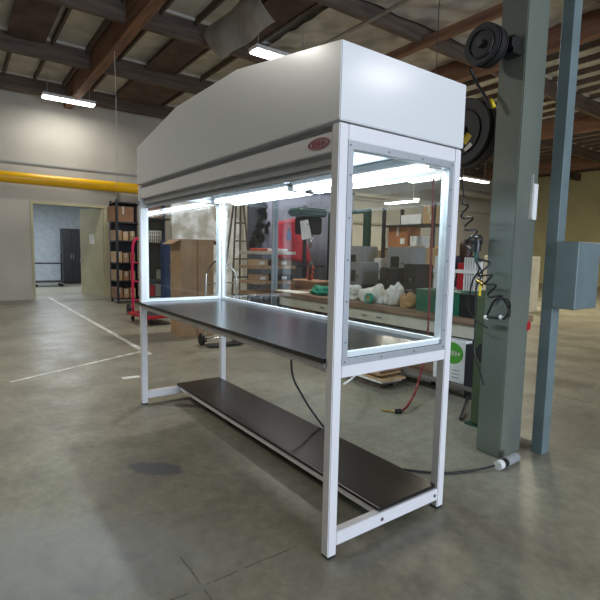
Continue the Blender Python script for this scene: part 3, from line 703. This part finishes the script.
# red-post storage rack with dark shelves
t = thing('storage_rack', 'storage rack with dark shelves and boxes beyond the bench', 'rack', (P(408, 260, Y=6).x, 6.2, 0)); H = lambda x, y: P(x, y, Y=6)-t.location
xa, xb = H(383, 250).x, H(432, 250).x
for x in (xa, xb):
    for y in (-.2, .35): obj('post', box(x-.03, x+.03, y-.03, y+.03, 0, 2.35), 'dark', t)
shelfz = [.45, 1.0, P(410, 247, Y=6).z-.03, P(405, 223.5, Y=6).z-.02]
for z in shelfz: obj('shelf', box(xa+.031, xb-.031, -.22, .37, z-.04, z, bevel=.004), 'dark', t)
def rbox(x0p, x1p, ztp, zb, m, label, Y=6.0, cat='carton', name='carton', dy=.4, lid=True):
    a, b_ = P(x0p, 240, Y=Y).x, P(x1p, 240, Y=Y).x; z1 = P((x0p+x1p)/2, ztp, Y=Y).z
    t = thing(name, label, cat, ((a+b_)/2, Y+dy/2+.06, zb)); hx = (b_-a)/2; h = z1-zb
    obj('box', box(-hx, hx, -dy/2, dy/2, 0, h, bevel=.004), m, t)
    if lid: obj('tape', box(-.025, .025, -dy/2-.0015, -dy/2-.0005, h*.55, h), 'tape', t); obj('label', box(hx*.3, hx*.75, -dy/2-.0015, -dy/2-.0005, h*.2, h*.45), 'paper', t)
    return t
z3, z4 = shelfz[2]+.001, shelfz[3]+.001
rbox(386, 405, 226, z3, 'orange_board', 'large orange brown box on the storage rack', 6.0)
rbox(398, 418, 214.5, z4, 'white', 'white box on top of the storage rack', 6.0, lid=False)
rbox(420, 431, 205, z4, 'card2', 'small pale carton at the right on top of the storage rack')
rbox(408, 414, 236, z3, 'white', 'small white carton in the middle of the rack')
rbox(386, 404, 249.5, shelfz[1]+.001, 'grey', 'grey box on the middle shelf of the rack')
rbox(407, 416, 248, shelfz[1]+.001, 'card3', 'brown carton on the middle shelf of the rack')
# machines between bench and rack
def machine(x0, x1, Y, zt, m, label, m2='dark'):
    a, b_ = P(x0, 260, Y=Y).x, P(x1, 260, Y=Y).x; zz = P((x0+x1)/2, zt, Y=Y).z
    t = thing('machine', label, 'machine', ((a+b_)/2, Y+.25, 0)); h = (b_-a)/2
    obj('cabinet', box(-h, h, -.25, .25, .08, zz*.72, bevel=.01), m2, t); obj('head', box(-h*.85, h*.85, -.2, .2, zz*.72+.001, zz, bevel=.015, seg=2), m, t)
    for s in (-1, 1):
        for u in (-.2, .2): obj('foot', cyl((s*h*.8, u, .04), .03, .08, 'Z', 12), 'rubber', t)
    obj('panel', box(-h*.5, h*.1, -.206, -.2005, zz*.76, zz*.9), 'black', t); obj('knob', cyl((h*.4, -.21, zz*.83), .02, .02, 'Y', 14), 'chrome', t)
machine(345, 361, 4.4, 246, 'grey', 'grey machine left of the green frame post')
machine(371, 380, 4.5, 258, 'white', 'small pale machine right of the green frame post')
machine(382, 410, 4.4, 247, 'grey', 'wide grey machine in the centre beyond the bench')
machine(400, 414, 3.75, 264, 'dark', 'low dark machine just beyond the back of the bench')
machine(346, 360, 3.7, 262, 'grey', 'low grey machine behind the plastic bags')
machine(376, 392, 3.65, 268, 'dark', 'low dark machine behind the middle plastic bag')
def cartonstack(x0, x1, Y, zt, zb, m, label):
    a, b_ = P(x0, 260, Y=Y).x, P(x1, 260, Y=Y).x; z1 = P((x0+x1)/2, zt, Y=Y).z; z0 = zb
    t = thing('carton', label, 'carton', ((a+b_)/2, Y+.15, z0)); h = (b_-a)/2
    obj('box', box(-h, h, -.15, .15, 0, z1-z0, bevel=.004), m, t); obj('tape', box(-h-.0005, h+.0005, -.025, .025, z1-z0+.0005, z1-z0+.0015), 'tape', t)
    return t
t = thing('table', 'dark table carrying two cartons beyond the green bin', 'table', (P(424, 262, Y=5.5).x, 5.55, 0)); tx = .48
zt_ = P(427, 267, Y=5.4).z
obj('top', box(-tx, tx, -.25, .25, zt_-.04, zt_-.001, bevel=.004), 'dark', t)
for a in (-.44, .44):
    for b_ in (-.2, .2): obj('leg', box(a-.02, a+.02, b_-.02, b_+.02, 0, zt_-.041), 'dark', t)
cartonstack(417, 439, 5.4, 248, zt_, 'card2', 'pale tan carton on the dark table beyond the bench')
cartonstack(406.5, 413.5, 5.4, 246, zt_, 'plank', 'narrow tan carton standing on the left of the dark table')
# mid-ground clutter rail: conduit on far wall
o = obj('conduit', tube([(XW+.06, 13.2, 2.6), (XW+.06, 10.8, 2.6), (XW+.06, 10.7, 2.5), (XW+.06, 10.7, .6)], .05), 'grey_pipe', None, True); tag(o, 'grey conduit dropping down the distant left wall', 'conduit')
t = thing('wall_box', 'small grey electrical box on the distant left wall', 'electrical box', (XW+.001, 13.6, 1.75)); obj('box', box(0, .12, -.15, .15, -.25, .25, bevel=.01), 'grey', t); obj('pipe', cyl((.05, 0, .55), .025, .59, 'Z', 10), 'grey_pipe', t, True)
for i, (x, y) in enumerate(((-8.2, 9.2), (-6.4, 8.6), (-9.6, 12.0), (-5.2, 10.4))):
    hh = (1.5, 1.3, 1.7, 1.4)[i]
    t = thing('parts_cabinet', ['tan cabinet beyond the storage rack, furthest left', 'grey cabinet directly behind the storage rack', 'brown cabinet deep in the hall by the left wall', 'pale cabinet behind the dark table'][i], 'cabinet', (x, y, 0))
    obj('body', box(-.6, .6, -.3, .3, 0, hh, bevel=.01), ('card', 'grey', 'card3', 'cream_panel')[i], t)
    for s in (-1, 1):
        dd = obj('door', box(min(s*.01, s*.57), max(s*.01, s*.57), -.32, -.301, .06, hh-.05), ('card', 'grey', 'card3', 'cream_panel')[i], t); obj('handle', box(s*.06-.01, s*.06+.01, -.335, -.321, hh*.5, hh*.62), 'dark', dd)

# person
pq = P(467, 240, Y=5.0)
pr = bpy.data.objects.new('person', None); COL.objects.link(pr); pr.location = (pq.x, 5.0, 0); pr.rotation_euler.z = 3.7
tag(pr, 'person with long brown hair in a dark jacket, standing behind the slotted frame', 'person')
def skinned(name, verts, edges, radii, m, parent, sub=2):
    me = bpy.data.meshes.new(name); me.from_pydata(verts, edges, []); o = bpy.data.objects.new(name, me); COL.objects.link(o); o.parent = parent
    sk = o.modifiers.new('skin', 'SKIN'); sk.use_smooth_shade = True
    for v, r in zip(me.skin_vertices[0].data, radii): v.radius = r if isinstance(r, tuple) else (r, r)
    me.skin_vertices[0].data[0].use_root = True
    s = o.modifiers.new('sub', 'SUBSURF'); s.levels = sub; s.render_levels = sub; me.materials.append(M[m]); return o
hs = (pq.z-.02)/1.66
V = [(0,0,.95),(0,0,1.1),(0,.0,1.25),(0,0,1.38),(0,-.01,1.46),
     (.17,0,1.36),(.23,-.03,1.1),(.2,-.2,.98),(-.17,0,1.36),(-.23,-.03,1.1),(-.2,-.2,.98),
     (.1,0,.88),(.11,-.01,.5),(.11,.02,.1),(.12,-.1,.05),(-.1,0,.88),(-.11,-.01,.5),(-.11,.02,.1),(-.12,-.1,.05)]
E_ = [(0,1),(1,2),(2,3),(3,4),(3,5),(5,6),(6,7),(3,8),(8,9),(9,10),(0,11),(11,12),(12,13),(13,14),(0,15),(15,16),(16,17),(17,18)]
Rr = [(.16,.11),(.14,.1),(.16,.11),(.13,.09),.05,.065,.05,.035,.065,.05,.035,.095,.065,.045,.04,.095,.065,.045,.04]
V = [tuple(c*hs for c in v) for v in V]
skinned('body', V, E_, Rr, 'jacket', pr)
hb = bmesh.new(); bmesh.ops.create_uvsphere(hb, u_segments=24, v_segments=16, radius=1)
for v in hb.verts:
    z = v.co.z; v.co = Vector((v.co.x*.075*(1-.18*max(0, -z)), v.co.y*.092, z*.115)); 
    if v.co.y < -.08 and abs(v.co.x) < .02 and abs(z) < .25: v.co.y -= .015
bmesh.ops.translate(hb, verts=hb.verts, vec=(0, -.02, 1.55*hs)); hd_ = obj('head', hb, 'skin', pr, True)
bm = bmesh.new()
for s in (-1, 1): add_cyl(bm, (s*.028, -.107, 1.56*hs), .009, .006, 'Y', 12)
add_box(bm, -.022, .022, -.112, -.104, 1.49*hs, 1.495*hs); obj('face_features', bm, 'dark', hd_)
bm = bmesh.new(); bmesh.ops.create_uvsphere(bm, u_segments=24, v_segments=16, radius=1)
for v in bm.verts:
    x, y, z = v.co
    v.co = Vector((x*.1, y*.09+.035, z*.12 if z > 0 else z*.34))
bmesh.ops.translate(bm, verts=bm.verts, vec=(0, 0, 1.575*hs)); obj('hair', bm, 'hair', pr, True)

# ================================================================== SEEN THROUGH THE FRONT AND BACK PANES
# grey curtain partition
cy0 = P(247.5, 240, X=-7.0).y; cy1 = P(352, 240, X=-7.0).y
t = thing('partition', 'grey vinyl curtain partition beyond the back pane', 'partition', (-7.0, (cy0+cy1)/2, 0)); cyc = t.location.y
n = 60; pl = []
for i in range(n+1):
    yy = cy0+.35+(cy1-cy0-.35)*i/n-cyc; pl.append((.012*math.sin(i*1.1), yy))
bm = bmesh.new(); A = [[bm.verts.new((x+s, yy, z)) for x, yy in pl] for s, z in ((0, .05), (0, 2.75), (.01, 2.75), (.01, .05))]
for k in range(4):
    for i in range(n): bm.faces.new((A[k][i], A[k][i+1], A[(k+1) % 4][i+1], A[(k+1) % 4][i]))
bmesh.ops.recalc_face_normals(bm, faces=bm.faces); obj('curtain', bm, 'curtain', t, True)
obj('edge_strip', box(-.01, .03, cy0-cyc, cy0+.33-cyc, .05, 2.75), 'darkcurtain', t, label='dark end panel')
obj('rail', box(-.03, .05, cy0-cyc-.05, cy1-cyc, 2.76, 2.82), 'dark', t)
for y in (cy0-cyc-.03, cy1-cyc-.03): obj('post', box(-.09, -.05, y-.03, y+.03, 0, 2.76), 'cream_panel', t)
# dark branching picture on the curtain
bm = bmesh.new(); rr = random.Random(9)
sp = [(251, 248), (254, 240), (257, 238), (255, 234), (259, 232), (262, 236), (258, 228), (262, 226), (261, 221), (264, 218), (260, 212), (263, 209), (264, 214), (266, 232), (252, 244), (256, 243), (261, 241), (265, 206), (267, 226)]
for (x, y) in sp:
    for k in range(5):
        q = P(x+rr.uniform(-2, 2), y+rr.uniform(-2, 2), X=-6.93); a = rr.uniform(.02, .06); b_ = rr.uniform(.015, .05)
        add_box(bm, -6.935, -6.928, q.y-a, q.y+a, q.z-b_, q.z+b_, mtx=Matrix.Translation((0, q.y, q.z)) @ Matrix.Rotation(rr.uniform(0, 3), 4, 'X') @ Matrix.Translation((0, -q.y, -q.z)))
q = P(259, 228, X=-6.93); o = obj('wall_hanging', bm, 'black'); tag(o, 'dark branching cut out picture hung on the grey curtain', 'wall hanging')
# red cloth, paper, blue clip, black machine head
a = [P(276, 222, X=-6.9), P(303, 217, X=-6.9), P(311, 264, X=-6.9), P(278, 258, X=-6.9)]
o = obj('red_banner', sheet(a, .02, 12, 12, lambda u, v, n: n*.025*math.sin(u*14+v*3)), 'redcloth', None, True); tag(o, 'red cloth hanging in front of the grey curtain', 'cloth')
a = [P(300, 221, X=-5.9), P(308, 219.5, X=-5.9), P(312, 238, X=-5.9), P(302, 240, X=-5.9)]
o = obj('paper_sheet', sheet(a, .004, 2, 2), 'paper'); tag(o, 'white paper sheet hanging askew from the dark drill press', 'paper')
q = P(289, 232, X=-6.8); t = thing('spray_bottle', 'blue bottle hanging in front of the red cloth', 'bottle', (q.x, q.y, q.z)); 
bm = cyl((0, 0, -.08), .05, .2, 'Z', 16, bevel=.012); obj('bottle', bm, 'blue', t, 'auto'); obj('neck', cyl((0, 0, .06), .018, .08, 'Z', 12), 'navy', t, 'auto')
t = thing('drill_press', 'tall dark drill press standing before the grey curtain', 'drill press', (-6.2, P(308, 230, X=-6.2).y, 0)); H = lambda x, y: P(x, y, X=-6.2)-t.location
obj('base', box(-.2, .25, -.25, .25, 0, .06, bevel=.01), 'dark', t); obj('pillar', cyl((-.1, 0, 1.2), .045, 2.27, 'Z', 20), 'dark', t, True)
obj('head', box(-.18, .2, -.22, .22, 1.75, 2.1, bevel=.03, seg=2), 'dark', t, 'auto'); obj('belt_cover', box(-.2, .28, -.38, .3, 2.101, 2.26, bevel=.04, seg=3), 'dgreen', t, 'auto')
obj('spindle', cyl((.1, 0, 1.62), .03, .26, 'Z', 16), 'chrome', t, True); obj('table', box(-.05, .3, -.22, .22, 1.1, 1.14, bevel=.01), 'dark', t)
for k in range(3): obj('lever', tube([(.22, -.1, 1.9), (.24+.05*k, -.16-.06*k, 1.78+.08*k)], .01, False), 'chrome', t, True)
# shelf rack with slotted uprights and planks
t = thing('plank_rack', 'shelf rack with slotted steel upright and plank shelves behind the back pane', 'rack', (-5.3, P(276, 300, X=-5.3).y, 0)); q0 = t.location.copy()
def up(y, x, zt):
    bm = bmesh.new(); add_box(bm, x, x+.035, y-.05, y-.012, 0, zt); add_box(bm, x, x+.035, y+.012, y+.05, 0, zt)
    for k in range(int(zt/.055)): add_box(bm, x, x+.034, y-.013, y+.013, k*.055, k*.055+.025)
    return bm
y1 = P(274, 260, X=-5.0).y-q0.y
obj('upright', up(y1, .3, 2.34), 'galv', t)
y0 = P(256, 260, X=-5.0).y-q0.y; y2 = P(296, 260, X=-5.0).y-q0.y
obj('upright', up(y2-.06, -.3, 1.45), 'alu', t)
for (yp_, m) in ((251.5, 'cream_panel'), (266, 'plank'), (281, 'plank'), (292, 'plank')):
    z = P(275, yp_, X=-5.0).z; obj('shelf', box(-.26, .295, y0, y2, z-.05, z, bevel=.004), m, t)
zs = P(275, 251.5, X=-5.0).z
for (xa, xb, m, lab) in ((258, 269, 'orange', 'orange packet on the top plank of the slotted rack'), (275, 289, 'white', 'white packet on the top plank of the slotted rack')):
    a, b_ = P(xa, 250, X=-5.0).y, P(xb, 250, X=-5.0).y
    o = obj('packet', box(-.12, .12, -(b_-a)/2, (b_-a)/2, 0, .045, bevel=.01), m); o.location = (-5.15, (a+b_)/2, zs+.001); tag(o, lab, 'packet')
# bundle of brown timber stock on the second tier and dark items
for i, (xa, xb, yy_, m, lab) in enumerate(((258, 270, 266, 'card2', 'tan carton on the upper plank shelf, left of the upright'), (278, 294, 266, 'card3', 'brown carton on the upper plank shelf, right of the upright'), (259, 271, 281, 'card', 'tan carton on the lower plank shelf, left of the upright'), (278, 295, 281, 'dark', 'dark tray on the lower plank shelf, right of the upright'))):
    a, b_ = P(xa, 260, X=-5.0).y, P(xb, 260, X=-5.0).y; z = P(275, yy_, X=-5.0).z
    t2 = thing('carton', lab, 'carton', (-5.2, (a+b_)/2, z+.001)); obj('box', box(-.14, .14, -(b_-a)/2, (b_-a)/2, 0, .1, bevel=.004), m, t2)
    obj('label', box(.1405, .142, -.05, .05, .02, .07), 'paper', t2)
# tool chest behind bench left end
t = thing('tool_chest', 'brown wooden chest standing behind the left end of the bench', 'chest', (P(303, 280, Y=3.78).x, 4.0, 0)); zt_ = P(300, 280, Y=3.78).z; chz = zt_; chx = t.location.x
obj('body', box(-.45, .45, -.22, .22, 0, zt_, bevel=.01), 'card3', t)
for k in range(3): dd = obj('drawer', box(-.42, .42, -.238, -.2205, zt_*(.1+.3*k), zt_*(.36+.3*k)), 'card3', t); obj('handle', box(-.2, .0, -.25, -.2385, zt_*(.24+.3*k), zt_*(.26+.3*k)), 'dark', dd)

# orange coils
t = thing('hose_coil', 'orange red coils of hose stacked on the brown chest', 'hose', (P(310, 270, Y=3.9).x, 3.9, chz))
for k, dz in enumerate((.075, .165, .255)):
    bm = bmesh.new(); add_tube(bm, [(.09*math.cos(a*PI/12), .01*k, dz-.03+.03*math.sin(a*PI/12)) for a in range(25)], .014, 8, False); obj('coil', bm, 'orange', t, True)
obj('stand', cyl((0, .01, .17), .03, .339, 'Z', 12), 'dark', t, True)
# white blotchy wall segment behind the tall carton
wy0, wy1 = P(172, 250, X=-9.2).y, P(240, 250, X=-9.2).y
t = obj('white_panel', box(-9.3, -9.2, wy0, wy1, .0, 2.72), 'white_wall'); tag(t, 'blotchy white wall panel standing behind the tall carton', 'wall panel')
# dark easel / ladder leaning
t = thing('step_ladder', 'brown folding step ladder standing by the white panel', 'ladder', (-5.9, P(238, 280, X=-5.9).y, 0)); H = lambda x, y: P(x, y, X=-5.9)-t.location
bz_ = 0
tp = H(238, 205); 
for (sx, sy, tx_) in ((.2, -.22, .05), (.2, .22, .05), (-.35, -.2, -.05), (-.35, .2, -.05)):
    obj('rail', tube([(sx, sy*1.1, .0), (tx_, sy*.35, tp.z)], .02, False, 4), 'wood_dark', t)
for k in range(1, 7):
    f = k/7.0; x = .2+(.05-.2)*f; hy = .22*1.1+(.22*.35-.22*1.1)*f; obj('step', box(x-.05, x+.03, -hy+.02, hy-.02, tp.z*f-.012, tp.z*f+.012), 'wood_dark', t)
obj('cap', box(-.1, .1, -.1, .1, tp.z+.001, tp.z+.03), 'wood_dark', t)

# tall cardboard carton
t = thing('tall_carton', 'tall brown cardboard carton standing open behind the left end of the workstation', 'carton', (-5.85, 1.86, 0), rz=-.1)
bm = bmesh.new(); hx, hy, h = .3, .27, 1.56; k = .012
add_box(bm, -hx, hx, -hy, hy, 0, k); add_box(bm, hx-k, hx, -hy, hy, k, h); add_box(bm, -hx, -hx+k, -hy, hy, k, h); add_box(bm, -hx+k, hx-k, -hy, -hy+k, k, h); add_box(bm, -hx+k, hx-k, hy-k, hy, k, h)
obj('box', bm, 'card', t)
obj('flap', box(-hx, hx, -hy-.16, -hy-.005, h-.012, h, mtx=Matrix.Translation((0, -hy, h)) @ Matrix.Rotation(.5, 4, 'X') @ Matrix.Translation((0, hy, -h))), 'card', t)
obj('flap', box(-hx, hx, hy+.005, hy+.16, h-.012, h, mtx=Matrix.Translation((0, hy, h)) @ Matrix.Rotation(-.4, 4, 'X') @ Matrix.Translation((0, -hy, -h))), 'card', t)
obj('seam_tape', box(hx+.0002, hx+.0012, -.02, .02, .02, h-.02), 'card3', t)
# chrome hand truck
t = thing('hand_truck', 'chrome hand truck with curved handle in front of the tall carton', 'hand truck', (-4.75, 1.9, 0)); H = lambda x, y: P(x, y, X=-4.75)-t.location
p0 = H(206, 343); p1 = H(236, 341); ya, yb_ = p0.y, p1.y; zt_ = H(214, 262).z
obj('frame', tube([(0, ya, .06), (0, ya, zt_*.75), (-.02, ya+.04, zt_*.9), (-.06, (ya+yb_)/2-.08, zt_), (-.06, (ya+yb_)/2+.05, zt_), (-.02, yb_-.04, zt_*.9), (0, yb_, zt_*.75), (0, yb_, .06)], .014), 'chrome', t, True)
for z in (.35, .65, .92): obj('crossbar', tube([(0, ya, z), (0, yb_, z)], .01, False), 'chrome', t, True)
obj('toe_plate', box(-.02, .2, ya-.03, yb_+.03, .02, .032), 'dark', t)
for y in (ya-.03, yb_+.03): obj('wheel', cyl((-.09, y, .09), .09, .04, 'Y', 24, bevel=.008), 'rubber', t, 'auto')
obj('axle', cyl((-.09, (ya+yb_)/2, .09), .01, yb_-ya, 'Y', 12), 'chrome', t, True)

# red dolly
def dolly(cx, cy, lx, ly, label, rz):
    t = thing('dolly', label, 'dolly', (cx, cy, 0), rz=rz)
    bm = bmesh.new()
    for s in (-1, 1): add_box(bm, -lx, lx, s*ly-.025, s*ly+.025, .13, .18); add_box(bm, s*lx-.025, s*lx+.025, -ly+.026, ly-.026, .13, .18)
    obj('frame', bm, 'red', t); obj('deck', box(-lx+.03, lx-.03, -ly+.03, ly-.03, .14, .16), 'dark', t)
    for sx in (-1, 1):
        for sy in (-1, 1): obj('caster', cyl((sx*lx*.85, sy*ly*.85, .055), .05, .03, 'Y', 16), 'rubber', t, 'auto'); obj('fork', box(sx*lx*.85-.02, sx*lx*.85+.02, sy*ly*.85+.018, sy*ly*.85+.024, .05, .129), 'grey', t)
dolly(-7.35, 1.72, .42, .28, 'low red steel dolly on casters left of the tall carton', .15)
# crimson upright hand truck between rack and left leg
t = thing('hand_truck', 'crimson hand truck standing upright just left of the left front leg', 'hand truck', (-8.6, 1.72, 0), rz=0)
zt_ = P(134, 240, X=-8.6).z; ya = P(133, 300, X=-8.6).y-1.72; yb_ = ya+.27
obj('frame', tube([(0, ya, .06), (0, ya, zt_*.8), (0, ya+.06, zt_), (0, yb_-.06, zt_), (0, yb_, zt_*.8), (0, yb_, .06)], .028), 'pink', t, True)
for z in (.3, .7, 1.1): obj('crossbar', tube([(0, ya, z), (0, yb_, z)], .015, False), 'pink', t, True)
obj('toe_plate', box(0, .25, ya-.02, yb_+.02, .02, .035), 'red', t)
for y in (ya-.06, yb_+.06): obj('wheel', cyl((-.1, y, .11), .11, .05, 'Y', 20, bevel=.01), 'rubber', t, 'auto')

# shelving with boxes at left
RX = -11.1
def rack(y0, y1, zt, label, zs, m='dark', mp='dark'):
    t = thing('shelving_unit', label, 'shelving', (RX, (y0+y1)/2, 0), 'steel shelving along the left wall'); h = (y1-y0)/2
    for x in (-.28, .28):
        for y in (-h+.03, h-.03): obj('post', box(x-.025, x+.025, y-.025, y+.025, 0, zt), mp, t)
    obj('shade_panel', box(-.34, -.31, -h, h, .1, zt-.05), m, t)  # dark sheet added for the shadow behind the shelf rows
    for z in zs: obj('shelf', box(-.25, .25, -h, h, z-.035, z, bevel=.004), m, t)
    return t
FX = RX+.26
def zrow(y): return P(125, y, X=FX).z
rows = [222, 240.5, 262.5, 280.5, 298]
zs = [zrow(r) for r in rows]; zs[-1] = max(zs[-1], .12)
ry0 = P(116, 250, X=FX).y; ry1 = P(140, 250, X=FX).y+.1
rack(ry0, ry1, zs[0]+.55, 'dark steel shelving filled with cartons beside the doorway', zs+[zs[0]+.5])
tops = [207, 230.5, 252, 270.5, 288]
k = 0
words = ['top', 'second', 'third', 'fourth', 'bottom']
for i in range(5):
    edges = [(113, 134.5)] if i == 0 else [(115.5, 122.5), (123, 129), (129.8, 135.5)]
    for j, (xa, xb) in enumerate(edges):
        a, b_ = P(xa, 250, X=FX).y, P(xb, 250, X=FX).y; z1 = zs[i] + (zrow(tops[i])-zrow(rows[i]))*(1.02-.06*((i*3+j*2) % 3))
        a = max(a, ry0-.1); side = ['left', 'middle', 'right'][j]
        lab = 'large brown carton on the top shelf beside the doorway' if i == 0 else '%s carton on the %s shelf of the shelving beside the doorway' % (side, words[i])
        t = thing('carton', lab, 'carton', (RX, (a+b_)/2, zs[i]+.001), 'cartons on the shelving beside the doorway')
        h = (b_-a)/2-.008; H2 = z1-zs[i]
        obj('box', box(-.24, .25, -h, h, 0, H2, bevel=.004), ('card3', 'card', 'card2', 'card')[(i+j) % 4] if i else 'card3', t)
        obj('tape', box(.2505, .252, -.02, .02, H2*.5, H2), 'tape', t)
# second unit seen through the end pane
sy0 = ry1+.05; sy1 = P(172.5, 250, X=FX).y
zt2 = P(160, 196, X=FX).z
rack(sy0, sy1, zt2, 'dark steel shelving with wire crates seen through the end pane', [.15, .6, zrow(266), zrow(241.5), zrow(216)], 'dark', 'navy')
z = zrow(241.5); a, b_ = P(150, 250, X=FX).y, P(161.5, 250, X=FX).y
t = thing('wire_crate', 'white wire crate on the shelving behind the end pane', 'crate', (RX+.1, (a+b_)/2, z+.001)); h = (b_-a)/2; hh = zrow(230)-z
bm = bmesh.new()
for i in range(7): yy = -h+2*h*i/6; add_box(bm, .12, .13, yy-.008, yy+.008, 0, hh); add_box(bm, -.15, -.14, yy-.008, yy+.008, 0, hh)
for i in range(4): zz = hh*i/3; add_box(bm, .131, .139, -h, h, zz, zz+.014); add_box(bm, -.139, -.131, -h, h, zz, zz+.014)
add_box(bm, -.15, .13, -h, h, 0, .01); obj('wire_basket', bm, 'white', t)
for (xa, xb, zz, hh, m, lab) in ((149, 156, .6, .3, 'dark', 'dark tub on the second shelf from the floor behind the end pane'), (157, 164, .6, .25, 'grey', 'grey tub on the second shelf from the floor behind the end pane'), (149, 155, .15, .3, 'red', 'red tub on the bottom shelf behind the end pane'), (156, 163, .15, .3, 'grey', 'grey tub on the bottom shelf behind the end pane'), (148, 160, zrow(266), .2, 'dark', 'dark tray on the middle shelf behind the end pane'), (149, 163, zrow(216), .3, 'card3', 'brown carton on the top shelf behind the end pane'), (152, 160, zrow(241.5)+.0, 0, 'white', '')):
    if hh == 0: continue
    a, b_ = P(xa, 250, X=FX).y, P(xb, 250, X=FX).y
    t = thing('tub', lab, 'tub', (RX, (a+b_)/2, zz+.001)); h = (b_-a)/2
    bm = bmesh.new(); add_box(bm, -.2, .2, -h, h, 0, .012)
    for (x0, x1, y0, y1) in ((-.2, -.188, -h, h), (.188, .2, -h, h), (-.188, .188, -h, -h+.012), (-.188, .188, h-.012, h)): add_box(bm, x0, x1, y0, y1, .012, hh)
    obj('body', bm, m, t); obj('rim', box(.2005, .212, -h, h, hh-.03, hh), m, t)
# blue trolley post
a, b_ = P(164.5, 250, X=-10.3).y, P(171, 250, X=-10.3).y
t = thing('locker', 'narrow blue steel locker left of the tall carton', 'locker', (-10.45, (a+b_)/2, 0)); h = (b_-a)/2; zt_ = P(168, 241, X=-10.3).z
obj('body', box(-.15, .14, -h, h, 0, zt_, bevel=.005), 'blue', t); dd = obj('door', box(.141, .155, -h+.01, h-.01, .05, zt_-.03), 'blue', t); obj('handle', box(.156, .17, h-.05, h-.03, zt_*.55, zt_*.65), 'chrome', dd)

# beyond the crop at left and right: simple continuation of the hall
t = thing('pallet_rack', 'blue and orange pallet rack far off right of the column', 'rack', (1.5, 12, 0))
for x in (-1.4, 1.4):
    for y in (-.5, .5): obj('post', box(x-.05, x+.05, y-.05, y+.05, 0, 3.4), 'navy', t)
for z in (.3, 1.5, 2.7):
    obj('shelf', box(-1.35, 1.35, -.55, .55, z-.1, z), 'orange', t)
for i, (x, z, w, hh) in enumerate(((-.8, .3, .45, .7), (.5, .3, .55, .8), (-.7, 1.5, .5, .7), (.6, 1.5, .4, .6), (0, 2.7, .6, .6))):
    t2 = thing('carton', ['left carton on the lowest level of the pallet rack', 'right carton on the lowest level of the pallet rack', 'left carton on the middle level of the pallet rack', 'right carton on the middle level of the pallet rack', 'carton on the top level of the pallet rack'][i], 'carton', (1.5+x, 12, z+.001))
    obj('box', box(-w, w, -.45, .45, 0, hh, bevel=.006), ('card', 'card2', 'card3')[i % 3], t2); obj('tape', box(-.03, .03, -.4515, -.4505, 0, hh), 'tape', t2)

# ================================================================== DAYLIGHT
w = bpy.data.worlds.new('world'); S.world = w; w.use_nodes = True
bg = w.node_tree.nodes['Background']; bg.inputs[0].default_value = (.78, .88, 1, 1); bg.inputs[1].default_value = .7
# daylight through the open roller doors behind the camera to the right
l = bpy.data.lights.new('roller_door_daylight', 'AREA'); l.shape = 'RECTANGLE'; l.size = 3.6; l.size_y = 4; l.energy = 600; l.color = (.72, .82, 1)
lo = bpy.data.objects.new('roller_door_daylight', l); COL.objects.link(lo); lo.location = (9.4, 1.0, 2.1); lo.rotation_euler = (0, PI/2, 0)
S.view_settings.view_transform = 'Standard'; S.view_settings.look = 'None'; S.view_settings.gamma = 1; S.view_settings.exposure = .36
S.view_settings.use_curve_mapping = False
